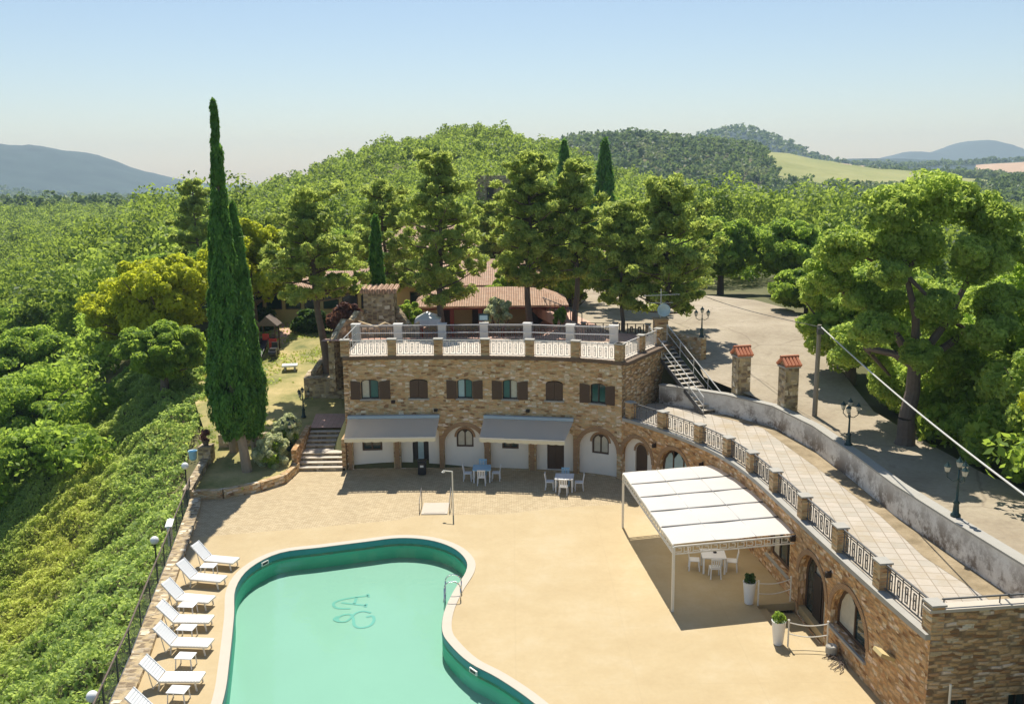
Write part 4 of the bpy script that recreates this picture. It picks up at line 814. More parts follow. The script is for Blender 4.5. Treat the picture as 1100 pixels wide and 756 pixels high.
mb = MB(); mb.box((-8.7, 61.4, 7.0), (2.0, 1.6, 4.2)); mb.build('wall', 'stone_ruin', tw)
mb = MB()
for i in range(7): mb.tube((-9.75+i*.35, 60.5, 9.08), (-9.75+i*.35, 62.3, 9.22), .17, 8)
mb.build('tile_cap', 'roof', tw)

# metal stairs from upper terrace to the annex roof
ms_ = thing('metal_stairs', (11.0, 49.4, ZA), 'open white-edged metal staircase running down from the upper terrace to the slab roof', 'stairs')
T0 = Vector((8.75, 54.9, ZT)); B0 = Vector((10.95, 49.35, ZA)); n_ = 17; d_ = B0-T0; side = Vector((d_.y, -d_.x, 0)).normalized()*-.62
for i in range(1, n_):
    c = T0+d_*i/n_; m_ = MB(); m_.box(c, (1.25, .34, .05), math.atan2(side.y, side.x)); m_.build('tread', 'coping', ms_)
for sg_ in (-1, 1):
    m_ = MB(); m_.bar(T0+side*sg_+Vector((0, 0, -.12)), B0+side*sg_+Vector((0, 0, .02)), .06, .24); m_.build('stringer', 'iron', ms_)
    m_ = MB(); m_.tube(T0+side*sg_+Vector((0, 0, .98)), B0+side*sg_+Vector((0, 0, 1.0)), .03); m_.tube(T0+side*sg_+Vector((0, 0, .5)), B0+side*sg_+Vector((0, 0, .52)), .02)
    for t in (0, .25, .5, .75, 1): c = T0+d_*t+side*sg_; m_.tube(c, c+Vector((0, 0, 1)), .025)
    m_.build('handrail', 'rail', ms_)
mb = MB(); mb.bar((9.55, 57.4, 5.6), (11.35, 54.2, 5.6), .4, 2.5); tag(mb.build('parking_wall', 'stone'), 'dark brown stone wall behind the top of the metal stairs', 'wall')
mb = MB(); mb.box((9.05, 55.9, 7.1), (.8, .8, 1.3)); mb.box((9.05, 55.9, 7.78), (.9, .9, .07)); tag(mb.build('stone_pillar', 'pier'), 'squat brown stone pillar carrying the antenna at the stair head', 'pillar')
an_ = thing('antenna', (9.05, 55.9, 7.8), 'television antenna mast with a pale blue dish on the stone pillar', 'antenna')
mb = MB(); mb.tube((9.05, 55.9, 7.8), (9.05, 55.9, 9.6), .03); mb.build('mast', 'steel', an_)
mb = MB(); mb.tube((8.0, 55.8, 9.2), (10.2, 56.0, 9.25), .02)
for i in range(9): mb.tube((8.1+i*.25, 55.65, 9.22), (8.1+i*.25, 56.15, 9.22), .01)
mb.tube((8.3, 55.85, 8.75), (9.8, 55.95, 8.75), .02); mb.build('aerial', 'rail', an_)
mb = MB(); mb.M = Matrix.Translation((9.15, 55.5, 8.35)) @ Matrix.Rotation(R(80), 4, 'X'); mb.lathe([(.02, .02), (.16, .03), (.30, .08), (.40, .16), (.39, .17), (.29, .10), (.02, .05)], n=20); mb.build('dish', 'cblue', an_, smooth=True)
mb = MB(); mb.M = Matrix.Identity(4); mb.bar((4.4, 57.6, 6.75), (2.1, 66, 6.75), .35, .7); mb.bar((2.1, 66, 6.75), (1.0, 76, 6.75), .35, .7); tag(mb.build('plaza_wall', 'pink'), 'low reddish wall running diagonally between the pink plaza and the parking ground', 'wall')
mb = MB()
for i in range(9): t = i/8; mb.tube((4.4-2.3*t, 57.6+8.4*t, 7.1), (4.4-2.3*t, 57.6+8.4*t, 7.9), .03)
mb.tube((4.4, 57.6, 7.9), (2.1, 66, 7.9), .03); tag(mb.build('railing', 'iron'), 'thin dark railing on the diagonal plaza wall', 'railing')
# second balustrade at the far side of the terrace right corner
balustrade('balustrade', 'dark balustrade along the parking ground behind the pine trunks', [(4.6, 58.9), (6.6, 58.6), (8.6, 58.0)], 6.4, .3, .7, 'pier', 'brownledge', n=7, hh=.7, bw=.06)

# ------------------------------------------------------------------ roofs and buildings behind
def gable(parent, x0, x1, y0, y1, ze, zr, mat='roof', over=.4, hip=0.0):
    """roof with ridge along x"""
    ym = (y0+y1)/2; mb = MB(); x0 -= over; x1 += over; y0 -= over; y1 += over; th = .14; h_ = hip
    a, b, c, d_ = (x0, y0, ze), (x1, y0, ze), (x1-h_, ym, zr), (x0+h_, ym, zr); e, f = (x1, y1, ze), (x0, y1, ze)
    dn = lambda p: (p[0], p[1], p[2]-th); L = math.hypot(y1-ym, zr-ze)
    def quad(P, U): mb.add(P, [tuple(range(len(P)))], [U])
    quad([a, b, c, d_], [(x0, 0), (x1, 0), (x1-h_, L), (x0+h_, L)]); quad([f, d_, c, e], [(x0, 0), (x0+h_, L), (x1-h_, L), (x1, 0)])
    if hip: quad([b, e, c], [(y0, 0), (y1, 0), (ym, L)]); quad([f, a, d_], [(y1, 0), (y0, 0), (ym, L)])
    for p, q in ((a, b), (b, e), (e, f), (f, a)) : quad([p, q, dn(q), dn(p)], [(0, 0), (1, 0), (1, .1), (0, .1)])
    quad([dn(a), dn(b), dn(e), dn(f)], [(0, 0), (1, 0), (1, 1), (0, 1)])
    if not hip: quad([a, d_, f], [(0, 0), (.5, 1), (1, 0)]); quad([b, e, c], [(0, 0), (1, 0), (.5, 1)])
    return mb.build('roof', mat, parent)
def house(label, x0, x1, y0, y1, z0, ze, zr, wallm, wins_=(), hip=0.0, name='house', cat='house'):
    b = thing(name, ((x0+x1)/2, y0, z0), label, cat); mb = MB(); mb.box(((x0+x1)/2, (y0+y1)/2, (z0+ze)/2-.5), (x1-x0, y1-y0, ze-z0+1)); mb.build('wall', wallm, b); gable(b, x0, x1, y0, y1, ze, zr, hip=hip)
    for (wx, wz, ww, wh) in wins_:
        m_ = MB(); m_.box((wx, y0-.03, wz), (ww, .1, wh)); f = m_.build('window', 'wood', b); m_ = MB(); m_.box((wx, y0-.09, wz), (ww-.16, .03, wh-.16)); m_.build('pane', 'glass', f)
    return b
house('low ochre house with a long row of dark windows behind the garden hedge', -23.5, -11.9, 80.5, 88, 3.8, 6.9, 8.1, 'yellow', [(-22.3+i*1.65, 5.85, 1.35, 1.35) for i in range(7)])
# open veranda restaurant
vr = thing('veranda', (-1.5, 66, 5), 'open veranda with dark red posts under a clay tiled hip roof', 'veranda'); gable(vr, -6.6, 3.6, 64.8, 69.6, 7.5, 8.5, hip=2.0)
for px_ in (-6.4, -4.2, -2.2, -0.6, 1.2, 3.4):
    m_ = MB(); m_.box((px_, 65.0, 6.2), (.28, .28, 2.5)); m_.build('post', 'red', vr)
m_ = MB(); m_.bar((-6.8, 65.0, 7.3), (4.0, 65.0, 7.3), .2, .22); m_.build('beam', 'red', vr); m_ = MB(); m_.box((-1.5, 69.3, 6.2), (9.5, .2, 2.6)); m_.build('wall', 'yellow', vr)
for px_ in (-5, -2.4, 1.8): m_ = MB(); m_.box((px_, 69.15, 6.2), (1.1, .12, 1.7)); m_.build('window', 'dark', vr)
house('restaurant wing with broad clay tiled roof behind the veranda', -9.5, 5.5, 73, 82, 5, 8.0, 9.6, 'yellow', [(-7.5+i*2.6, 6.9, 1, 1.2) for i in range(5)], name='restaurant', cat='restaurant')
house('long upper house with sun-bleached tiled roof at the foot of the hill', -13.5, 3.5, 93, 104, 5, 9.0, 11.3, 'yellow', [(-12+i*2.4, 7.6, 1, 1.3) for i in range(6)])
house('right hand tiled house half hidden by the two pines', 4.5, 14, 88, 96, 5, 7.4, 9.0, 'yellow', [(6+i*2.4, 6.6, 1, 1.2) for i in range(3)])
house('small terracotta roofed house left of the tall pine', -13.5, -7.6, 84, 90, 5, 7.6, 8.8, 'yellow', [(-12+i*2.2, 6.6, 1, 1.1) for i in range(2)])
bt = thing('hill_tower', (-2.6, 150, 6), 'square grey stone tower among the trees of the hill', 'tower'); mb = MB(); mb.box((-2.6, 150, 10.4), (5.4, 5, 11.8)); mb.build('wall', 'stone_ruin', bt); mb = MB(); mb.box((-3.1, 147.45, 13.7), (1.1, .15, 1.6)); mb.build('window', 'dark', bt)
fz = float(h(-78, 330)); house('far farmhouse with pale walls on the left skyline', -84, -72, 330, 338, fz, fz+5.5, fz+7.5, 'yellow')
tn = thing('gazebo_tent', (-5.5, 61.6, 5.2), 'small white peaked party tent between the ruins and the veranda', 'tent')
mb = MB(); c_ = [(-6.4, 60.7), (-4.7, 60.7), (-4.7, 62.4), (-6.4, 62.4)]
mb.add([(x, y, 7.15) for x, y in c_]+[(-5.6, 61.5, 7.6)]+[(x, y, 6.75) for x, y in c_], [(0, 1, 4), (1, 2, 4), (2, 3, 4), (3, 0, 4)]+[(i, (i+1) % 4, 5+(i+1) % 4, 5+i) for i in range(4)]); mb.build('canopy', 'whiteP', tn)
for x, y in c_: m_ = MB(); m_.tube((x, y, 4.9), (x, y, 7.1), .03); m_.build('leg', 'steel', tn)
fl_ = thing('spotlight_box', (-1.7, 56.2, ZT+1.1), 'dark floodlight standing on the middle pale pier of the rear balustrade', 'floodlight'); mb = MB(); mb.box((-1.7, 56.1, ZT+1.42), (.62, .35, .42), rx=R(-12)); mb.build('housing', 'irongreen', fl_); mb = MB(); mb.box((-1.7, 55.91, ZT+1.42), (.48, .03, .28), rx=R(-12)); mb.build('lens', 'cblue', fl_)

# playground
ph_ = thing('play_tower', (-18.9, 71.5, 3.3), 'small wooden play tower with pitched roof and dark slide on the lawn', 'play tower')
gz = lz(-18.9, 71.5)
for x in (-19.5, -18.3):
    for y in (71, 72.2): m_ = MB(); m_.box((x, y, gz+1.1), (.1, .1, 2.2)); m_.build('post', 'wood', ph_)
m_ = MB(); m_.add([(-19.75, 70.8, gz+2.1), (-18.05, 70.8, gz+2.1), (-18.05, 72.4, gz+2.1), (-19.75, 72.4, gz+2.1), (-18.9, 70.8, gz+2.85), (-18.9, 72.4, gz+2.85)], [(0, 4, 5, 3), (1, 2, 5, 4), (0, 1, 4), (2, 3, 5), (0, 3, 2, 1)]); m_.build('roof', 'bark', ph_)
m_ = MB(); m_.box((-18.9, 71.6, gz+1.0), (1.3, 1.3, .08)); m_.box((-18.9, 70.98, gz+1.35), (1.2, .05, .1)); m_.build('platform', 'wood', ph_)
m_ = MB(); m_.bar((-19.05, 70.9, gz+1.0), (-19.1, 68.9, gz+.1), .5, .05); m_.bar((-19.32, 70.9, gz+1.08), (-19.37, 68.9, gz+.18), .04, .2); m_.bar((-18.78, 70.9, gz+1.08), (-18.83, 68.9, gz+.18), .04, .2); m_.build('slide', 'black', ph_)
m_ = MB(); m_.box((-18.35, 70.4, gz+.6), (.6, .1, 1.2)); m_.box((-19.0, 70.9, gz+1.25), (.5, .08, .5)); m_.build('red_panel', 'redP', ph_)
rd_ = thing('toy_rider', (-18.1, 69.6, gz), 'dark toy rider with round wheels right of the play slide', 'toy'); m_ = MB(); m_.box((-18.1, 69.6, gz+.5), (.5, .9, .25)); m_.box((-18.1, 69.95, gz+.75), (.45, .12, .5)); m_.build('body', 'black', rd_)
for y in (69.2, 70.0): m_ = MB(); m_.M = Matrix.Translation((-18.1, y, gz+.25)) @ Matrix.Rotation(PI/2, 4, 'Y'); m_.lathe([(.1, -.3), (.25, -.28), (.25, .28), (.1, .3)]); m_.build('wheel', 'black', rd_)
wb = thing('garden_bench', (-16.2, 66.5, 2.6), 'white low garden bench alone on the dry lawn', 'bench'); g2 = lz(-16.2, 66.5); m_ = MB(); m_.box((-16.2, 66.5, g2+.38), (1.1, .8, .12), R(10)); m_.build('seat', 'whiteP', wb)
for q in (-.35, .35): m_ = MB(); m_.box((-16.2+q, 66.5, g2+.16), (.12, .6, .32), R(10)); m_.build('leg', 'conc', wb)

# ------------------------------------------------------------------ lamps
def lantern_lamp(x, y, z, hgt, label, arms=3, group=None, rot=0.0):
    t = thing('street_lamp', (x, y, z), label, 'street lamp', group)
    m_ = MB(); m_.lathe([(.17, 0), (.17, .08), (.11, .14), (.09, .45), (.12, .5), (.05, .58), (.035, hgt*.62), (.05, hgt*.64), (.03, hgt*.66), (.025, hgt*.8)], (x, y, z), 10); m_.build('post', 'irongreen', t, smooth=True)
    ends = [(x+.36*math.cos(rot+2*PI*i/arms), y+.36*math.sin(rot+2*PI*i/arms), z+hgt*.74) for i in range(arms)]+[(x, y, z+hgt*.84)]
    m_ = MB()
    for e in ends[:-1]: m_.path([(x, y, z+hgt*.62), ((x+e[0])/2, (y+e[1])/2, z+hgt*.60), (e[0], e[1], z+hgt*.66), e], .018)
    m_.build('arms', 'irongreen', t)
    for e in ends:
        m_ = MB(); m_.lathe([(.05, -.02), (.07, 0), (.12, .2), (.13, .21), (.10, .24), (.03, .32), (.015, .38)], e, 6); l_ = m_.build('lantern', 'irongreen', t)
        m_ = MB(); m_.lathe([(.075, .02), (.122, .19)], e, 6); m_.M = Matrix.Identity(4); m_.build('glass', 'ccream', l_)
lantern_lamp(14.65, 39.2, 4.68, 2.1, 'dark green four-lantern lamp on the white wall, nearer the utility pole')
lantern_lamp(15.2, 30.4, 4.75, 2.1, 'dark green four-lantern lamp on the white wall, nearest the camera', rot=.6)
lantern_lamp(11.3, 54.6, 6.8, 1.8, 'dark two-armed lamp on the brown wall behind the metal stairs', arms=2)
lantern_lamp(-13.2, 57.0, 1.6, 1.9, 'dark lamp with four lanterns at the top left of the garden steps', rot=.3)
lantern_lamp(-13.0, 52.2, .9, 1.9, 'dark lamp with four lanterns rising out of the pale flowering bush', rot=.9)
def globe(x, y, z0, z1, label):
    t = thing('globe_lamp', (x, y, z0), label, 'lamp', 'globe lamps along the pool fence'); m_ = MB(); m_.lathe([(.09, 0), (.09, .1), (.04, .16), (.035, z1-z0-.28), (.07, z1-z0-.2)], (x, y, z0), 10); m_.build('post', 'black', t)
    m_ = MB(); m_.lathe([(.19*math.sin(a)+.001, -.19*math.cos(a)) for a in np.linspace(0, PI, 13)], (x, y, z1), 20); m_.build('globe', 'globe', t, smooth=True)
globe(-16.15, 39.5, -2.2, .57, 'white globe lamp outside the fence, middle one level with the first sun loungers')
globe(-17.45, 47.5, -1.2, 1.5, 'white globe lamp outside the fence, farthest one near the stone wall stub')
globe(-13.45, 27.0, -2.0, .40, 'white globe lamp outside the fence, nearest one at the bottom of the picture')

# ------------------------------------------------------------------ pool side fence
fp = [(-16.95, 46.6), (-16.55, 45.0), (-15.4, 39.4), (-14.35, 34.2), (-13.5, 30.1), (-12.85, 26.5), (-11.2, 18)]
mb = MB()
kp = [(-16.65, 46.4), (-16.25, 45.0), (-15.05, 39.4), (-14.0, 34.2), (-13.15, 30.1), (-12.5, 26.5), (-10.9, 18)]
for a_, b_ in zip(kp, kp[1:]): mb.bar((*a_, .0), (*b_, .0), .62, .34)
tag(mb.build('kerb_wall', 'stone_ruin'), 'low rubble kerb wall between the fence and the sun loungers', 'wall')
mb = MB(); mb.prism([(-15.2, 46.6), (-16.2, 46.6), (-14.95, 39.4), (-13.9, 34.2), (-13.0, 30.1), (-12.3, 26.5), (-10.7, 14), (-10.1, 14), (-11.7, 26.0), (-12.9, 32.3), (-14.0, 38.0), (-14.9, 41.2)], -.3, -.012); tag(mb.build('deck_edge', 'deck'), kind='structure')
fe = thing('pool_fence', (-15, 38, 0), 'dark wire mesh fence with tubular rails on the left edge of the pool deck', 'fence')
mesh_ = MB()
for (a_, b_) in zip(fp, fp[1:]):
    A, B = Vector((*a_, 0)), Vector((*b_, 0)); L = (B-A).length; k_ = max(1, round(L/2.0))
    for i in range(k_): p = A.lerp(B, i/k_); m_ = MB(); m_.tube(p+Vector((0, 0, -.5)), p+Vector((0, 0, 1.15)), .03); m_.build('post', 'irongreen', fe)
    nn = int(L/.13)
    for i in range(nn): p = A.lerp(B, i/nn); q = A.lerp(B, (i+6)/nn) ; mesh_.bar(p+Vector((0, 0, .15)), p+Vector((0, 0, 1.05)), .008, .008)
    for z_ in np.arange(.2, 1.1, .12): mesh_.bar(A+Vector((0, 0, z_)), B+Vector((0, 0, z_)), .008, .008)
mesh_.build('wire_mesh', 'irongreen', fe)
for z_ in (1.12, .14): m_ = MB(); m_.path([(x, y, z_) for x, y in fp], .032); m_.build('rail', 'bark' if z_ > 1 else 'iron', fe)
bk = thing('blue_bucket', (-18.2, 50.9, .7), 'bright blue plastic tub hanging by the end of the stone wall', 'bucket'); mb = MB(); mb.lathe([(.12, 0), (.2, .1), (.24, .55), (.26, .57), (.22, .55), (.1, .05)], (-18.2, 50.9, .75), 14); mb.build('tub', 'blue', bk)
pt_ = thing('flower_pot', (-17.45, 51.0, 1.6), 'reddish plant pot on the end block of the stone wall', 'plant pot'); mb = MB(); mb.lathe([(.14, 0), (.2, .3), (.23, .32), (.2, .3), (.02, .28)], (-17.45, 51.0, 1.6), 12); mb.build('pot', 'bark', pt_)
V, F, T = crowns(np.array([[-17.45, 51.0, 2.15]]), np.array([[.42, .42, .4]]), 8, 260, .09); npmesh('leaves', V, F, 'f_purple', pt_, T)

# ------------------------------------------------------------------ pergola
pg = thing('pergola', (8, 38, 0), 'white steel pergola with a five-panel white canvas roof over the dining table', 'pergola')
PA, PB_, PC, PD = Vector((5.15, 41.8, 0)), Vector((6.02, 33.15, 0)), Vector((11.0, 34.1, 0)), Vector((10.0, 42.9, 0)); ZP = 2.62
for p in (PA, PB_, PC, PD): m_ = MB(); m_.box(p+Vector((0, 0, ZP/2)), (.1, .1, ZP)); m_.build('leg', 'postw', pg)
def truss(a_, b_):
    m_ = MB(); m_.bar(a_+Vector((0, 0, ZP)), b_+Vector((0, 0, ZP)), .06, .06); m_.bar(a_+Vector((0, 0, ZP-.3)), b_+Vector((0, 0, ZP-.3)), .05, .04); L = (b_-a_).length; k_ = int(L/.34)
    for i in range(k_):
        p = a_.lerp(b_, (i+.15)/k_); q = a_.lerp(b_, (i+.85)/k_); m = (p+q)/2
        for z0, z1, u, v in ((-.29, -.02, p, p), (-.22, -.22, p, q), (-.08, -.08, m, q), (-.22, -.08, q, q)): m_.bar(u+Vector((0, 0, ZP+z0)), v+Vector((0, 0, ZP+z1)), .025, .025)
    return m_
for a_, b_ in ((PA, PB_), (PB_, PC), (PC, PD), (PD, PA)): truss(a_, b_).build('lattice_beam', 'postw', pg)
for i in range(6):
    t = i/5; a_ = PA.lerp(PB_, t); b_ = PD.lerp(PC, t)
    if 0 < i < 5: m_ = MB(); m_.bar(a_+Vector((0, 0, ZP+.06)), b_+Vector((0, 0, ZP+.06)), .07, .08); m_.bar(a_+Vector((0, 0, ZP+.11)), b_+Vector((0, 0, ZP+.11)), .09, .03); m_.build('rafter', 'iron', pg)
for i in range(5):
    m_ = MB(); N_ = 8; K_ = 6; vs = []
    t0, t1 = (i+.02)/5, (i+.98)/5
    for j_ in range(N_+1):
        for k_ in range(K_+1):
            t = t0+(t1-t0)*j_/N_; a_ = PA.lerp(PB_, t); b_ = PD.lerp(PC, t); p = a_.lerp(b_, -.01+1.02*k_/K_); vs.append(p+Vector((0, 0, ZP+.10+.03*math.sin(PI*j_/N_)+.012*math.sin(k_*2.3+i))))
    f_ = []
    for j_ in range(N_):
        for k_ in range(K_): b0 = j_*(K_+1)+k_; q_ = (b0, b0+1, b0+K_+2, b0+K_+1); f_ += [q_]
    m_.add(vs, f_); m_.build('canvas_panel', 'canvas', pg, smooth=True)
    for u_ in (.33, .66): m_ = MB(); m_.bar(PA.lerp(PB_, t0).lerp(PD.lerp(PC, t0), u_)+Vector((0, 0, ZP+.125)), PA.lerp(PB_, t1).lerp(PD.lerp(PC, t1), u_)+Vector((0, 0, ZP+.125)), .02, .015); m_.build('seam', 'steel', pg)
# ------------------------------------------------------------------ tables and chairs
def proto_chair():
    r_ = thing('chair', (0, 0, 0), 'x', 'chair'); m_ = MB(); m_.box((0, 0, .44), (.44, .44, .035)); m_.build('seat', 'whiteP', r_, bevel=.01)
    m_ = MB(); 
    for i in range(5): m_.box((-.18+i*.09, .235, .68), (.055, .02, .36), rx=R(-10))
    m_.box((0, .265, .87), (.44, .03, .07), rx=R(-10)); m_.box((0, .215, .5), (.42, .025, .06), rx=R(-10)); m_.build('backrest', 'whiteP', r_)
    for x in (-.19, .19):
        for y in (-.19, .19): m_ = MB(); m_.bar((x, y, .43), (x*1.12, y*1.15, 0), .04, .04); m_.build('leg', 'whiteP', r_)
    return r_
def proto_table():
    r_ = thing('table', (0, 0, 0), 'x', 'table'); m_ = MB(); m_.box((0, 0, .72), (1.0, 1.0, .04)); m_.box((0, 0, .68), (.9, .9, .05)); m_.build('top', 'whiteP', r_, bevel=.012)
    for x in (-.43, .43):
        for y in (-.43, .43): m_ = MB(); m_.box((x, y, .35), (.07, .07, .70)); m_.build('leg', 'whiteP', r_)
    return r_
PC_, PT_ = proto_chair(), proto_table(); used = {}
def place(p, x, y, rz, label, group, mats=None, z=0):
    if p.name not in used: used[p.name] = [ch.data for ch in p.children]; o = p
    else: o = copy_tree(p)
    o.location = (x, y, z); o.rotation_euler.z = rz; o['label'] = label; o['group'] = group
    if mats and o is p: raise RuntimeError('recoloured prototype')
    if mats:
        for ch in o.children:
            if ch.name.split('.')[0] in mats[0]: ch.data = ch.data.copy(); ch.data.materials[0] = M[mats[1]]
    return o
sets = [(-1.73, 49.0, 0.0, 'by the arch between the awnings', True, True), (2.7, 47.3, -.12, 'in front of the right awning', False, True), (8.37, 36.9, -.1, 'under the pergola', False, False)]
for (x, y, a_, where, bt_, bc_) in sets[::-1]:
    place(PT_, x, y, a_, ('pale blue topped' if bt_ else 'white')+' square plastic table '+where, 'square plastic tables', (('top',), 'blue') if bt_ else None)
    for k_, (dx, dy, rz, side_) in enumerate(((0, .72, 0, 'far side'), (-.78, 0, PI/2, 'left side'), (0, -.75, PI, 'near side'), (.78, 0, -PI/2, 'right side'))):
        if where == 'under the pergola' and k_ == 0: continue
        ca, sa = math.cos(a_), math.sin(a_); blue = bc_ and k_ == 0
        place(PC_, x+dx*ca-dy*sa, y+dx*sa+dy*ca, a_+rz+random.uniform(-.12, .12), ('pale blue' if blue else 'white')+' chair, '+side_+' of the table '+where, 'plastic chairs', (('seat', 'backrest', 'leg'), 'blue') if blue else None)
ash = MB(); ash.lathe([(.06, 0), (.08, .04), (.07, .04), (.05, .015)], (8.45, 36.95, .742), 12); tag(ash.build('ashtray', 'dark'), 'small dark ashtray on the table under the pergola', 'ashtray')

# ------------------------------------------------------------------ sun loungers
def proto_lounger():
    r_ = thing('sun_lounger', (0, 0, 0), 'x', 'sun lounger')   # foot towards +x
    m_ = MB()
    for s_ in (-.3, .3): m_.bar((-.35, s_, .33), (1.0, s_, .33), .05, .06)
    m_.bar((1.0, -.3, .33), (1.0, .3, .33), .05, .06); m_.build('frame', 'postw', r_)
    m_ = MB()
    for i in range(13): m_.box((-.28+i*.102, 0, .365), (.085, .60, .02))
    m_.box((.35, 0, .356), (1.3, .56, .012)); m_.build('seat', 'whiteP', r_)
    m_ = MB(); m_.M = Matrix.Translation((-.35, 0, .37)) @ Matrix.Rotation(R(47), 4, 'Y')
    for i in range(8): m_.box((-.06-i*.102, 0, 0), (.085, .60, .02))
    m_.box((-.42, .3, 0), (.86, .04, .05)); m_.box((-.42, -.3, 0), (.86, .04, .05)); m_.box((-.42, 0, -.012), (.84, .56, .012)); m_.build('backrest', 'whiteP', r_)
    m_ = MB(); m_.bar((-.7, .26, .75), (-.55, .26, .05), .025, .025); m_.bar((-.7, -.26, .75), (-.55, -.26, .05), .025, .025); m_.bar((-.55, -.26, .06), (-.55, .26, .06), .025, .025); m_.build('backrest_prop', 'postw', r_)
    for x in (-.3, .85):
        for y in (-.28, .28): m_ = MB(); m_.bar((x, y, .33), (x+(.06 if x > 0 else -.06), y, 0), .045, .045); m_.build('leg', 'postw', r_)
    return r_
def proto_side():
    r_ = thing('side_table', (0, 0, 0), 'x', 'side table'); m_ = MB(); m_.box((0, 0, .40), (.62, .48, .03)); m_.build('top', 'whiteP', r_, bevel=.01)
    for x in (-.26, .26):
        for y in (-.19, .19): m_ = MB(); m_.bar((x, y, .39), (x*1.1, y*1.1, 0), .035, .035); m_.build('leg', 'whiteP', r_)
    return r_
PL_, PS_ = proto_lounger(), proto_side()
lg = [(-13.29, 37.96, -.23, 'farthest, just short of the cypress shadow'), (-13.28, 36.11, -.22, 'second from the far end of the row'), (-13.18, 34.2, -.2, 'third from the far end of the row'), (-12.7, 32.36, -.05, 'middle one of the row of seven'), (-12.15, 30.6, -.09, 'third from the camera end of the row'), (-11.71, 28.24, -.03, 'second from the camera end of the row'), (-11.34, 26.2, -.03, 'nearest the camera, cut by the picture edge')]
for x, y, a_, w_ in lg: place(PL_, x+.35*math.cos(a_), y+.35*math.sin(a_), a_, 'white slatted plastic sun lounger beside the pool, '+w_, 'sun loungers in a row beside the pool')
for x, y, w_ in ((-12.95, 37.05, 'between the first and second loungers from the far end'), (-12.6, 33.4, 'beside the third lounger from the far end'), (-12.0, 31.55, 'between the middle lounger and the next one nearer the camera'), (-11.35, 29.5, 'beside the third lounger from the camera end'), (-10.85, 27.35, 'beside the second lounger from the camera end')):
    place(PS_, x, y, -.1, 'small white side table '+w_, 'small side tables between the loungers')
# folded lounger hung over the fence
fo = thing('folded_towel', (-15.6, 40.0, .2), 'white towel draped over the pool fence beside the middle globe lamp', 'towel'); m_ = MB(); m_.bar((-15.75, 40.5, .75), (-15.5, 39.5, .75), .10, .95); m_.box((-15.6, 40.0, 1.18), (.3, 1.0, .05), R(14)); o = m_.build('cloth', 'whiteP', fo)
# shower, foot basin, ladder
sh = thing('pool_shower', (-3.0, 43.7, 0), 'cream outdoor shower pole with an arm bent over a white foot basin', 'shower')
m_ = MB(); m_.tube((-3.0, 43.7, 0), (-3.0, 43.7, 2.25), .035); m_.tube((-3.0, 43.7, 2.25), (-3.45, 43.85, 2.25), .03); m_.build('pipe', 'postw', sh); m_ = MB(); m_.lathe([(.03, 0), (.09, -.06), (.09, -.08), (.02, -.08)], (-3.45, 43.85, 2.24), 12); m_.build('shower_head', 'postw', sh)
fb = thing('foot_basin', (-3.9, 44.5, 0), 'shallow white square foot basin flanked by short dark rails beside the shower', 'basin'); m_ = MB(); m_.box((-3.95, 44.6, .01), (1.3, 1.6, .06)); m_.build('basin', 'coping', fb)
m_ = MB(); m_.box((-3.95, 44.6, .045), (1.05, 1.35, .02)); m_.build('basin_floor', 'coping', fb)
for dx in (-.75, .75):
    m_ = MB(); m_.tube((-3.95+dx, 45.3, 0), (-3.95+dx, 45.3, .95), .02); m_.tube((-3.95+dx, 44.0, 0), (-3.95+dx, 44.0, .5), .02); m_.path([(-3.95+dx, 45.3, .9), (-3.95+dx, 44.0, .5)], .018); m_.build('rail', 'iron', fb)
ld = thing('pool_ladder', (-2.2, 34.7, 0), 'curved chrome pool ladder on the coping at the narrow waist of the pool', 'ladder')
for y in (34.35, 35.0):
    x0 = -2.15; m_ = MB(); m_.path([(x0, y, 0), (x0, y, .5)]+[(x0-.32+.32*math.cos(t), y, .5+.28*math.sin(t)) for t in np.linspace(.3, PI, 8)]+[(x0-.66, y, -.9)], .024, 8); m_.build('rail', 'chrome', ld, smooth=True)
for z_ in (-.1, -.4, -.7): m_ = MB(); m_.box((-2.81, 34.68, z_), (.08, .65, .03)); m_.build('step', 'chrome', ld)
# planters and rope barriers, sunken entry steps
def planter(x, y, label, leaf):
    t = thing('planter', (x, y, 0), label, 'planter', None); m_ = MB(); m_.lathe([(.15, 0), (.17, .02), (.25, .88), (.26, .9), (.23, .9), (.21, .8), (.02, .8)], (x, y, 0), 20); m_.build('pot', 'whiteP', t, smooth=False)
    V, F, T = crowns(np.array([[x, y, 1.0]]), np.array([[.24, .24, .26]]), 12, 700, .045); npmesh('leaves', V, F, leaf, t, T)
planter(9.1, 33.75, 'tall white tapered planter with a dark trimmed shrub by the pergola steps', 'f_dark'); planter(9.33, 30.55, 'tall white tapered planter with a bright green ball shrub in the sun', 'f_mid')
def rope(p, q, label):
    t = thing('rope_barrier', (p[0], p[1], 0), label, 'barrier', 'rope barriers at the sunken entrance')
    for c in (p, q): m_ = MB(); m_.tube((*c, 0), (*c, 1.0), .03, 8); m_.lathe([(.04, 0), (.045, .04), (.01, .07)], (*c, .98), 8); m_.build('post', 'postw', t)
    for z_ in (.92, .5):
        m_ = MB(); m_.path([(p[0]+(q[0]-p[0])*i/10, p[1]+(q[1]-p[1])*i/10, z_-.10*math.sin(PI*i/10)) for i in range(11)], .02); m_.build('rope', 'postw', t)
rope((9.4, 33.55), (10.75, 33.9), 'cream rope barrier of two posts at the far side of the sunken entrance steps'); rope((9.62, 30.35), (10.95, 30.2), 'cream rope barrier of two posts at the near side of the sunken entrance steps')
es = thing('entrance_steps', (10.2, 32, -.3), 'short steps sunk into the deck leading down to the arched glass door', 'stairs')
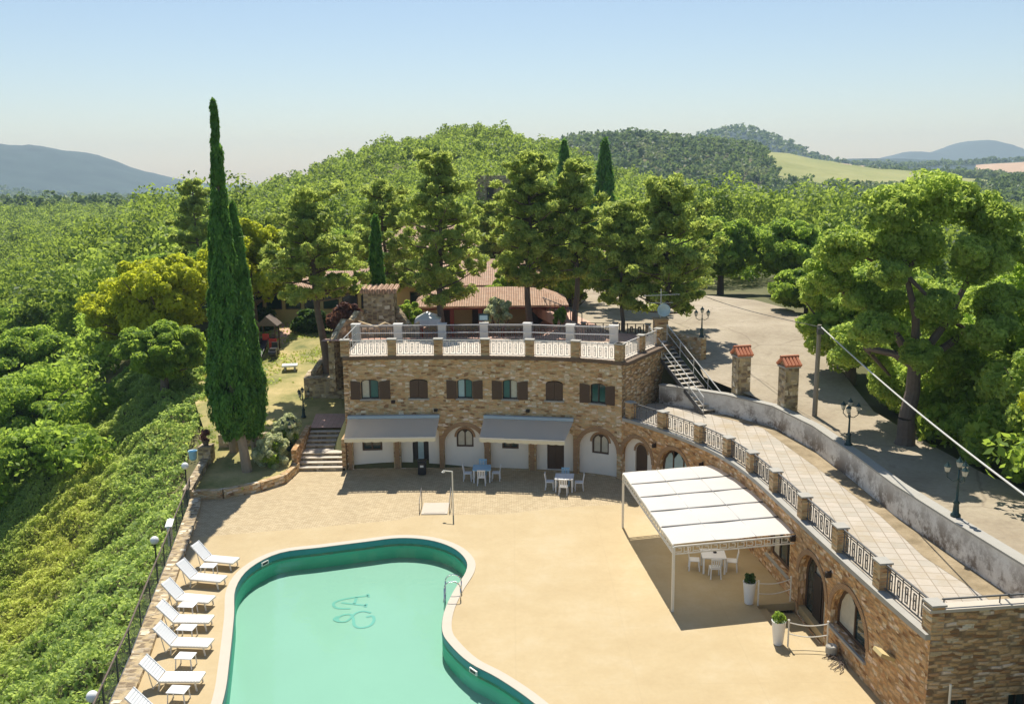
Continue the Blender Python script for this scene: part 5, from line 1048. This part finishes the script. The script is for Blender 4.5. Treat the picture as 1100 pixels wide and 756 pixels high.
m_ = MB(); m_.prism([(9.3, 33.7), (11.3, 33.8), (11.5, 30.2), (9.5, 30.2)], -.6, -.42); m_.build('floor', 'deck', es)
for i, (x_, z_) in enumerate(((9.75, -.14), (10.1, -.28))): m_ = MB(); m_.prism([(9.3, 33.65), (x_, 33.7), (x_+.2, 30.25), (9.5, 30.25)], -.5, z_); m_.build('step', 'deck', es)
pp = thing('flower_pot', (11.0, 29.7, 0), 'grey terracotta pot with dry stems at the wall foot below the near arched window', 'plant pot'); m_ = MB(); m_.lathe([(.12, 0), (.2, .08), (.2, .32), (.17, .36), (.14, .34), (.02, .3)], (10.95, 29.75, 0), 14); m_.build('pot', 'conc', pp)
m_ = MB()
for i in range(26):
    a_ = random.uniform(0, 6.28); r_ = random.uniform(.2, .7); m_.path([(11.1, 29.3, .03), (11.0+r_*.5*math.cos(a_)*.6, 29.2+r_*math.sin(a_), .06+random.uniform(0, .12)), (10.85+r_*math.cos(a_)*.6, 29.1+r_*1.2*math.sin(a_), .02)], .012, 4)
tag(m_.build('dry_twigs', 'bark'), 'heap of dry brown twigs on the deck by the grey pot', 'twigs')
# wheelie bin at the dark door, brick pillars, utility pole, cable
wbn = thing('wheelie_bin', (-5.2, 50.3, 0), 'black wheelie bin beside the dark open door under the left awning', 'bin'); m_ = MB(); m_.prism([(-5.35, 49.9), (-4.9, 49.9), (-4.9, 50.35), (-5.35, 50.35)], 0.05, .8); m_.build('body', 'black', wbn, bevel=.03); m_ = MB(); m_.box((-5.12, 50.1, .84), (.52, .52, .06), rx=R(-6)); m_.build('lid', 'dark', wbn)
m_ = MB(); m_.box((-5.12, 49.88, .55), (.2, .01, .12)); m_.build('sticker', 'white', wbn)
def pillar(x, y, z0, z1, label, rz):
    t = thing('brick_pillar', (x, y, z0), label, 'pillar', None, 0); m_ = MB(); m_.box((x, y, (z0+z1)/2), (.74, .74, z1-z0), rz); m_.build('shaft', 'stone_ruin', t)
    for sg_ in (-1, 1): m_ = MB(); m_.box((x, y, z1+.04), (.86, .86, .08), rz); 
    m_.build('ledge', 'conc', t)
    m_ = MB(); m_.M = Matrix.Translation((x, y, z1+.08)) @ Matrix.Rotation(rz, 4, 'Z')
    for i in range(5):
        xx = -.38+i*.19; m_.tube((xx, -.48, .05), (xx, .0, .42), .095, 8, .085); m_.tube((xx, .48, .05), (xx, .0, .42), .095, 8, .085)
    m_.tube((-.5, 0, .45), (.5, 0, .45), .09, 8); m_.build('tile_cap', 'tilebright', t)
    m_ = MB(); m_.M = Matrix.Translation((x, y, z1+.08)) @ Matrix.Rotation(rz, 4, 'Z'); m_.add([(-.36, -.4, 0), (-.36, .4, 0), (-.36, 0, .36), (.36, -.4, 0), (.36, .4, 0), (.36, 0, .36)], [(0, 1, 2), (3, 5, 4), (0, 3, 4, 1), (0, 2, 5, 3), (1, 4, 5, 2)]); m_.build('gable', 'brick', t)
pillar(12.4, 49.3, 4.1, 6.7, 'square stone pillar with orange tiled cap behind the white wall, farther one', R(12)); pillar(14.1, 46.4, 4.1, 6.7, 'square stone pillar with orange tiled cap next to the utility pole', R(12))
up_ = thing('utility_pole', (15.0, 45.2, 4.5), 'weathered wooden utility pole carrying a pale cable', 'utility pole'); m_ = MB(); m_.tube((15.12, 45.2, 4.1), (15.15, 45.2, 9.05), .13, 10, .10); m_.build('post', 'pole', up_); m_ = MB(); m_.box((15.15, 45.05, 8.75), (.3, .2, .3)); m_.tube((15.0, 45.1, 8.9), (15.3, 45.1, 8.9), .05); m_.build('bracket', 'iron', up_)
m_ = MB(); A, B = Vector((15.2, 45.1, 8.95)), Vector((13.3, 16, 7.75)); m_.path([A.lerp(B, i/30)-Vector((0, 0, 0.35*math.sin(PI*i/30))) for i in range(31)], .03, 6); tag(m_.build('cable', 'rail'), 'thick pale overhead cable running from the utility pole to the lower right', 'cable')
m_ = MB(); B = Vector((10, 70, 9.5)); m_.path([A.lerp(B, i/20)-Vector((0, 0, 1.0*math.sin(PI*i/20)*.55)) for i in range(21)], .018, 5); tag(m_.build('cable', 'iron'), 'thin dark cable sagging from the utility pole back toward the pines', 'cable')

# ------------------------------------------------------------------ trees
def root_tree(name, x, y, z, label, cat='tree', group=None): return thing(name, (x, y, z), label, cat, group)
def deciduous(x, y, z, hgt, rx, label, mat='f_mid', nleaf=5000, size=.26, nl=46, ry=None, lean=0.0, name='tree', group=None, tr=.28, crown_lo=.2, bark='bark', lob=.27):
    t = root_tree(name, x, y, z, label, group=group); ry = ry or rx; cz = z+hgt*(1+crown_lo)/2; rz = hgt*(1-crown_lo)/2
    C = np.array([[x+lean, y, cz]]); st_ = rng.bit_generator.state
    V, F, T = crowns(C, np.array([[rx, ry, rz]]), nl*3, int(nleaf*3.6), size*.48, lob*.58, .3, np.array([[rng.uniform(-.08, .12), 0]])); npmesh('crown', V, F, mat, t, T)
    m_ = MB(); top = Vector((x+lean*.6, y, z+hgt*.5)); m_.path([(x, y, z-.4), (x+lean*.15, y+.1, z+hgt*.18), (x+lean*.35, y-.05, z+hgt*.33), tuple(top)], [tr*1.25, tr, tr*.85, tr*.6], 9)
    for i in range(9):
        a_ = i*2.4; e = Vector((x+lean+rx*.72*math.cos(a_), y+ry*.72*math.sin(a_), cz+rz*random.uniform(-.45, .55))); b0 = Vector((x+lean*.3, y, z+hgt*random.uniform(.22, .42))); mid_ = b0.lerp(e, .5)+Vector((0, 0, -.25)); m_.path([b0, mid_, e], [tr*.5, tr*.33, tr*.1], 6)
    m_.build('trunk', bark, t); return t
def pine(x, y, z, hgt, rx, label, lo=.35, nb=46, lean=0.0, dense=110, size=.26, peak=.9, name='pine_tree', tr=.2, bark='bark'):
    t = root_tree(name, x, y, z, label); m_ = MB(); pts = [Vector((x+lean*(k_/8)+.12*math.sin(k_*1.3+x), y+.08*math.cos(k_*1.7), z-.4+(hgt+.2)*k_/8)) for k_ in range(9)]; m_.path(pts, [tr*(1.15-k_*.12) for k_ in range(9)], 9)
    CC, RR = [], []
    nb = int(nb*1.08)
    for i in range(nb):
        f = lo+(1-lo)*((i+random.random())/nb); zz_ = z+hgt*f; a_ = i*2.39996+random.uniform(-.3, .3); env = math.sin(PI*min(1, max(0.0, (f-lo+.12)/(1-lo+.12)))**.75)
        env = max(.14, env)**.8 if f < peak else .16+.5*(1-f)/(1-peak); ln = rx*env*random.uniform(.6, 1.12)
        cx_ = x+lean*f; b0 = Vector((cx_, y, zz_)); e = Vector((cx_+ln*math.cos(a_), y+ln*math.sin(a_), zz_+ln*random.uniform(-.12, .45))); m_.path([b0, b0.lerp(e, .5)+Vector((0, 0, -.12)), e], [tr*.32, tr*.22, .025], 5)
        for u in (1.0, .8, .58, .36):
            if u*ln < .35 and u < 1: continue
            p = b0.lerp(e, u)+Vector((random.uniform(-.3, .3), random.uniform(-.3, .3), random.uniform(0, .25))); CC.append(tuple(p)); r_ = random.uniform(.26, .56)*(.7+.3*rx/4); RR.append((r_, r_, r_*.8))
    V, F, T = crowns(np.array(CC), np.array(RR), 7, int(dense*1.05), size*.46, .6, .45, np.stack([rng.uniform(-.1, .25, len(CC)), np.zeros(len(CC))], 1), 1.7); npmesh('crown', V, F, 'f_pine', t, T); m_.build('trunk', bark, t); return t
def cypress(x, y, z, hgt, r, label, lean=0.0, lo=.1, n=9000, size=.2, name='cypress_tree', taper=.62, mat='f_cyp', tr=.22, tdx=0.25):
    t = root_tree(name, x, y, z, label); K = 240; f = rng.uniform(0, 1, K)**1.15; prof = lambda f: np.minimum(1, (f/.10+.25))**.6*np.clip(1-f, 0, 1)**taper*(.95+.05*np.sin(f*9))
    az = rng.uniform(0, 2*PI, K); rad = r*prof(f)*rng.uniform(.62, .98, K)*.82; zc = z+hgt*(lo+(1-lo)*f); cx = x+lean*(lo+(1-lo)*f); C = np.stack([cx+rad*np.cos(az), y+rad*np.sin(az), zc], 1)
    cr = (.16+.24*prof(f))*r*.62; k_ = n//K; d_ = sphere_dirs((K, k_), .25); rr = rng.uniform(.7, 1.05, (K, k_, 1)); rr = rr*np.where(rng.uniform(0, 1, (K, k_, 1)) < .06, 1.35, 1.0); P = C[:, None, :]+d_*rr*np.stack([cr, cr, cr*2.6], 1)[:, None, :]; out = np.stack([np.cos(az), np.sin(az), np.full(K, .3)], 1)[:, None, :]
    V, F = leaves(P.reshape(-1, 3), (d_*.5+out*.6).reshape(-1, 3), size, 1.5, .45, .9); tt = np.clip(.5*rng.uniform(0, 1, (K, 1))+.5*rng.uniform(0, 1, (K, k_)), 0, 1); npmesh('crown', V, F, mat, t, np.stack([tt.ravel(), np.zeros(tt.size)], 1))
    m_ = MB(); m_.path([(x+tdx, y, z-.3), (x+tdx*.7, y, z+hgt*.08), (x+lean*.1+tdx*.2, y, z+hgt*.17), (x+lean*.5, y, z+hgt*.5), (x+lean*.9, y, z+hgt*.92)], [tr*1.2, tr, tr*.9, tr*.6, .05], 8); m_.build('trunk', 'barkpale', t); return t
cypress(-15.35, 49.6, .35, 19.9, 1.4, 'tallest slender cypress rising from the kerbed bed with a bare split trunk', lean=.1, lo=.12, n=60000, size=.095, taper=.95, tdx=.6, tr=.26)
cypress(-16.65, 52.2, .4, 15.2, 1.15, 'shaded dark cypress just behind and left of the tallest one', lean=.25, tdx=.5, lo=.2, n=34000, size=.11, taper=.8, tr=.26)
cypress(-14.95, 51.3, .6, 14.4, 1.3, 'bright green cypress hugging the right side of the tallest one', lean=-.15, lo=.13, n=50000, size=.105, taper=.7, tr=.22)
cypress(-9.3, 64.5, 5, 8.6, .85, 'narrow dark cypress behind the ruin tower', n=6000, size=.2); cypress(7.0, 122, 5, 15.2, 1.9, 'slim dark cypress on the skyline above the middle pines', n=5000, size=.35)
cypress(11.2, 112, 5, 14.8, 2.6, 'taller ragged conifer on the skyline right of the slim cypress', n=6000, size=.36, taper=.85)
cypress(-12.2, 60, 4.4, 2.2, .7, 'short dark conical shrub near the terrace corner', n=900, size=.16, name='conical_shrub') if False else None
pine(-12.6, 62.0, 3.4, 11.6, 3.6, 'leaning pine with bare dark trunk left of the stone building', lo=.42, lean=-.9, nb=54, dense=120, peak=.97, tr=.27)
pine(-9.6, 71, 5, 10.8, 3.0, 'bushy dark pine behind the leaning one', lo=.25, nb=44)
pine(-4.7, 61.8, 5.1, 12.6, 3.0, 'tall open pine rising in front of the veranda roof', lo=.22, nb=62, dense=100, peak=.98, tr=.23)
pine(1.1, 63.0, 5.6, 11.8, 3.1, 'dense pine right of the veranda with twin bare trunks', lo=.28, nb=60, dense=125, tr=.23, lean=.2)
pine(4.35, 62.2, 6.3, 10.6, 2.4, 'slender pine with pale bare trunk by the diagonal wall', lo=.30, nb=48, dense=110, tr=.2)
pine(7.2, 60.2, 6.3, 8.2, 2.1, 'smaller pine with thin trunk standing on the parking edge', lo=.2, nb=40, tr=.13)
pine(10.0, 59.8, 6.3, 9.4, 3.5, 'wide low-branched pine spreading over the road at the stair head', lo=.12, nb=62, dense=120, tr=.22)
pine(8.6, 70, 6.2, 7.8, 3.0, 'pine behind the parking ground left of the wide one', lo=.3, nb=44, size=.3); pine(4.2, 74, 6.2, 7.5, 3.2, 'pine deep in the parking ground behind the slender one', lo=.35, nb=44, size=.3)
pine(-1.5, 90, 5, 8.5, 3.0, 'dark pine behind the restaurant roofs', lo=.3, nb=40, size=.4); pine(-29.5, 88, 1, 15.0, 2.6, 'feathery pale pine on the left poking above the yellow trees', lo=.3, nb=40, size=.34)
deciduous(-.9, 61.0, 5.2, 3.6, 1.2, 'small pale leafy climber tree in front of the veranda posts', 'f_bush', 1800, .2, 16, tr=.09, crown_lo=.35); deciduous(-7.0, 63.2, 5.0, 3.4, 1.1, 'small fresh green tree between ruin and leaning roofs', 'f_mid', 1400, .2, 14, tr=.08); deciduous(3.2, 60.5, 5.8, 2.4, .7, 'little green shrub tree beside the diagonal wall', 'f_mid', 700, .18, 10, tr=.05)
for x_, hh_, rx_, mt_, w_ in ((-5.6, 4.9, 2.0, 'f_oak', 'left of the three'), (-.4, 4.4, 1.9, 'f_mid', 'middle of the three'), (4.6, 5.2, 2.1, 'f_oak', 'right of the three')): deciduous(x_, 71.4, 5.0, hh_, rx_, 'small leafy courtyard tree behind the veranda roof, '+w_, mt_, 3000, .3, 26, tr=.12, crown_lo=.2, group='courtyard trees behind the veranda')
# left side trees
for (x, y, zt_, rx, mt, lb, n_) in ((-21.5, 77, 14.0, 4.6, 'f_yel', 'yellow-green tree overhanging the ochre house', 7000), (-26.8, 71, 12.0, 4.8, 'f_yel', 'bright yellow-green tree left of the cypresses', 8000), (-31.5, 78, 9.0, 5.5, 'f_yel', 'large golden green tree on the slope behind the vines', 8000),
    (-24.5, 64, 7.2, 3.6, 'f_mid', 'green tree just left of the cypresses above the vines', 6000), (-36.5, 66, 3.0, 6.0, 'f_mid', 'broad mid green tree at the left edge of the vine slope', 9000), (-31.0, 60, .8, 4.2, 'f_mid', 'rounded green tree above the dark hollow', 6500),
    (-43, 80, 4.5, 6.0, 'f_mid', 'wide green tree far down the left slope', 7000), (-34.5, 92, 9.5, 5.5, 'f_mid', 'green tree behind the golden one on the left', 6000), (-49, 95, 4.5, 6.5, 'f_mid', 'green valley tree close to the left picture edge', 6000), (-41.5, 103, 7.0, 6.0, 'f_yel', 'yellowish valley tree in the left middle distance', 5500),
    (-33.5, 50.5, -3.2, 4.6, 'f_oak', 'shaded green tree at the lower left edge', 7500), (-56, 110, 4.0, 7, 'f_mid', 'leafy tree at the far left of the valley', 5000), (-25.5, 84, 11.5, 4.6, 'f_mid', 'green tree rising behind the yellow-green ones', 5500), (-32, 112, 10.5, 6, 'f_mid', 'tall green tree at the left foot of the hill', 5000), (-20, 98, 12, 5.0, 'f_mid', 'green tree behind the ochre house roof', 5500), (-14.5, 110, 12.5, 5.0, 'f_oak', 'dark green tree between ochre house and upper house', 5000)):
    zb = float(h(x, y)); deciduous(x, y, zb, zt_-zb, rx, lb, mt, int(n_*1.3), .30+.002*y-.06, 50, crown_lo=.12, group='trees on the left slope', lob=.24)
# right side trees
for (x, y, zt_, rx, mt, lb, n_) in ((19.0, 84, 13.2, 4.2, 'f_mid', 'light green tree at the far end of the road', 6500), (24.5, 82, 12.8, 4.2, 'f_mid', 'light green tree second along the far road edge', 6500), (21.9, 68, 9.8, 3.4, 'f_mid', 'bushy tree at the road bend', 6000), (24.5, 61, 10.8, 4.0, 'f_oak', 'dark leafy tree between road bend and the big oak', 6500),
    (19.0, 51.0, 11.6, 4.1, 'f_oak', 'full green tree left of the big oak', 11000), (28.5, 72, 10.5, 4.5, 'f_mid', 'green tree behind the road trees', 5000), (14, 99, 10.5, 4.6, 'f_mid', 'bright green tree behind the wide pine', 5000), (31, 95, 10.5, 5, 'f_mid', 'round green tree beyond the road on the right', 5000)):
    zb = float(h(x, y)) if x > 19.5 or y > 76 else 4.6; deciduous(x, y, zb, zt_-zb, rx, lb, mt, int(n_*1.3), .30+.0015*y-.04, 50, crown_lo=.05, group='trees along the far road edge', lob=.25)
def big_oak():
    x, y, z = 17.7, 40.2, 4.3; t = root_tree('oak_tree', x, y, z, 'great dark oak with thick twisted limbs shading the road on the right')
    L = [(950, 222, 0, 1.5), (1003, 208, .5, 1.7), (1052, 228, 0, 1.4), (915, 262, 1.2, 1.5), (905, 300, 2.6, 1.4), (972, 262, .8, 1.8), (1040, 275, -.4, 1.5), (1085, 262, .5, 1.1), (942, 325, 1.2, 1.6), (1012, 330, 1.2, 1.7), (1072, 325, 0, 1.4), (955, 385, 3.2, 1.7), (1000, 430, 3.2, 1.6), (1035, 385, 1.6, 1.9), (1082, 395, 1, 1.5), (1050, 440, 2.4, 1.8), (985, 318, -1.6, 1.0), (928, 345, -1.0, 1.0), (1045, 345, -1.6, 1.1), (975, 372, -1.2, .9), (1020, 262, -1.2, 1.0), (940, 285, -1.1, .9)]
    C = np.array([((a-550)*.0408, 40.2+c, 16.3-(b-182)*.0400) for a, b, c, d in L]); Rd = np.array([(d, d*1.15, d*.8) for a, b, c, d in L])
    V, F, T = crowns(C, Rd, 34, 8500, .105, .3, .3, np.stack([rng.uniform(-.1, .15, len(L)), np.zeros(len(L))], 1)); npmesh('crown', V, F, 'f_oak', t, T)
    m_ = MB(); fork = Vector((17.75, 40.2, 8.0)); m_.path([(17.5, 40.2, 3.8), (17.62, 40.25, 4.7), (17.55, 40.2, 5.6), (17.8, 40.3, 6.8), fork], [.56, .40, .35, .32, .27], 12)
    hubs = [Vector((15.9, 40.9, 10.3)), Vector((17.2, 40.4, 12.0)), Vector((19.8, 40.3, 11.6)), Vector((16.0, 41.4, 8.6)), Vector((20.4, 41.0, 9.4))]
    for hb in hubs: m_.path([fork, fork.lerp(hb, .5)+Vector((.15, -.2, .15)), hb], [.23, .17, .12], 8)
    for c in C:
        c = Vector(c); hb = min(hubs, key=lambda q: (q-c).length); m_.path([hb, hb.lerp(c, .55)+Vector((.2, 0, -.15)), c], [.11, .07, .03], 6)
    m_.build('trunk', 'bark', t)
big_oak()
if 0: oak = deciduous(17.7, 40.2, 4.3, 11.9, 5.0, 'great dark oak with thick twisted limbs shading the road on the right', 'f_oak', 36000, .23, 60, ry=4.6, tr=.36, crown_lo=.16, name='oak_tree', lob=.21)
deciduous(21.5, 35.5, 4.2, 6.6, 3.6, 'dark shaded undergrowth tree right of the oak trunk', 'f_oak', 9000, .24, 40, crown_lo=0.0, tr=.15, group='trees right of the oak')
deciduous(19.8, 31.5, 4.2, 6.4, 2.2, 'bright sunlit young tree at the right picture edge', 'f_yel', 6500, .2, 30, crown_lo=.2, tr=.12, group='trees right of the oak'); deciduous(24.5, 42, 4.0, 9.5, 4.2, 'leafy tree behind the oak at the right picture edge', 'f_mid', 9000, .26, 40, crown_lo=.0, tr=.2, group='trees right of the oak')
for i, (x, y, r_, hh_, w_) in enumerate(((20.2, 45.8, 1.8, 2.4, 'under the left side of the oak'), (19.9, 42.0, 1.4, 1.8, 'behind the oak trunk'), (20.2, 38.2, 1.6, 2.3, 'just right of the oak trunk'), (20.6, 34.0, 1.6, 2.2, 'along the shaded road edge'), (20.3, 29.5, 1.3, 1.6, 'nearest the camera on the road edge'), (20.5, 57.5, 1.8, 2.2, 'at the sunny road bend'), (22.0, 64.5, 1.8, 2.4, 'beyond the road bend'))):
    t = thing('shrub', (x, y, 4.4), 'dark leafy shrub '+w_, 'shrub', 'shrubs along the road edge'); V, F, T = crowns(np.array([[x, y, float(road_z(y))+hh_*.4]]), np.array([[r_, r_*1.5, hh_*.6]]), 24, 3200, .2, .3); npmesh('leaves', V, F, 'f_oak' if i < 5 else 'f_mid', t, T)
# bushes and hedges
bu = thing('flowering_bush', (-13.6, 51.0, .5), 'large rounded pale green and white flowering bush beside the garden steps', 'bush'); V, F, T = crowns(np.array([[-13.75, 50.6, 1.25], [-13.2, 52.6, 2.0]]), np.array([[1.35, 1.5, 1.35], [1.0, 1.2, 1.15]]), 90, 14000, .085, .13); npmesh('leaves', V, F, 'f_bush', bu, T)
V, F, T = crowns(np.array([[-13.75, 50.6, 1.1], [-13.2, 52.6, 1.8]]), np.array([[1.1, 1.2, 1.05], [.8, 1.0, .95]]), 30, 1600, .12, .2); npmesh('inner_leaves', V, F, 'f_mid', bu, T)
for (x, y, rx, rz, mt, lb) in ((-21.8, 78.5, 2.4, 1.5, 'f_dark', 'clipped green hedge left of the garden gate gap'), (-16.4, 77.0, 2.6, 1.4, 'f_dark', 'clipped green hedge right of the garden path'), (-13.6, 76.2, 1.8, 1.8, 'f_purple', 'purple leaved plum bush in front of the ochre house'), (-11.5, 73.5, 1.6, 1.9, 'f_purple', 'purple leaved plum bush behind the ruined wall'), (-20.6, 70.5, .9, .8, 'f_yel', 'small yellow-green bush left of the play tower'), (-23.2, 71.5, 1.6, 1.6, 'f_mid', 'green shrub at the left end of the lawn')):
    z_ = lz(x, y); t = thing('hedge' if 'hedge' in lb else 'bush', (x, y, z_), lb, 'hedge' if 'hedge' in lb else 'bush'); V, F, T = crowns(np.array([[x, y, z_+rz*.5]]), np.array([[rx, 1.0, rz]]), 34, 3000, .2, .26); npmesh('leaves', V, F, mt, t, T)
sheet_on('path', [(-19.7, 73.5), (-18.3, 73.5), (-18.7, 80), (-20.2, 80)], lz, 'pink', 1.0, .03)
# vines covering the slope left of the pool fence
nv = 300000; yv = rng.uniform(16, 74, nv); ed = left_edge(yv); wv = rng.uniform(0, 1, nv)**.8*np.interp(yv, [16, 50, 74], [30, 19, 8]); xv = np.interp(yv, [16, 27, 46.6, 52, 74], [-11.6, -13.1, -17.2, -19, -22.5])-wv
keep = xv > -36; xv, yv = xv[keep], yv[keep]
def mound(x, y): return .38*np.abs(fbm(x, y, 3.2))+.35*fbm(x+7, y*1.3, 1.3)
e_ = .15; z0 = h(xv, yv)+mound(xv, yv); gx = (h(xv+e_, yv)+mound(xv+e_, yv)-z0)/e_; gy = (h(xv, yv+e_)+mound(xv, yv+e_)-z0)/e_
N = np.stack([-gx, -gy, np.ones(len(xv))], 1); N /= np.linalg.norm(N, axis=1, keepdims=True); P = np.stack([xv, yv, z0+rng.uniform(-.15, .22, len(xv))+.15], 1); V, F = leaves(P, N, .108, 1.0, .65)
pt_v = .30+.22*fbm(xv, yv, 2.5)+.35*rng.uniform(0, 1, len(xv)); al = np.clip(np.exp(-.5*((xv+26.5+.15*(yv-50))/2.6)**2-.5*((yv-50)/9)**2)*1.1+.15*fbm(xv+30, yv, 5)-.1, 0, 1)*.75
vo = npmesh('vine_cover', V, F, 'f_vine', None, np.stack([np.clip(pt_v, 0, 1), al], 1)); tag(vo, 'dense green vines and brambles carpeting the slope left of the pool fence', 'ground cover', kind='stuff')
# underlayer so that no bare soil shows through the vines
gx_, gy_ = np.meshgrid(np.linspace(0, 1, 90), np.linspace(16, 74, 160)); xs_ = np.interp(gy_, [16, 27, 46.6, 52, 74], [-11.9, -13.4, -17.6, -19.4, -22.8])-gx_*20; zs_ = h(xs_, gy_)+mound(xs_, gy_)-.05; V = np.stack([xs_, gy_, zs_], -1).reshape(-1, 3); i, j = np.meshgrid(np.arange(159), np.arange(89), indexing='ij'); a = (i*90+j).ravel(); un_ = npmesh('undergrowth', V, np.stack([a, a+90, a+91, a+1], 1), 'soil', smooth=True); tag(un_, kind='structure')
# lawn tufts
ng = 9000; xg = rng.uniform(-24, -10, ng); yg = rng.uniform(46.8, 80, ng); kk = fbm(xg, yg, 5) > .1; xg, yg = xg[kk], yg[kk]; kk = (xg > -23+.0*yg) & ~((xg > -13) & (yg < 66)) & ~((yg < 50) & (xg < -16.6)) & ~((yg < 51) & (xg > -14.2)); xg, yg = xg[kk], yg[kk]
zg = np.array([lz(a_, b_) for a_, b_ in zip(xg, yg)]); V, F = leaves(np.stack([xg, yg, zg+.05], 1), np.tile([[0, -.6, .6]], (len(xg), 1)), .11, 1, .5); go = npmesh('grass', V, F, 'f_vine', None, np.stack([rng.uniform(.2, .9, len(xg)), rng.uniform(0, .8, len(xg))], 1)); tag(go, 'short dry grass tufts on the garden lawn', 'grass', kind='stuff')
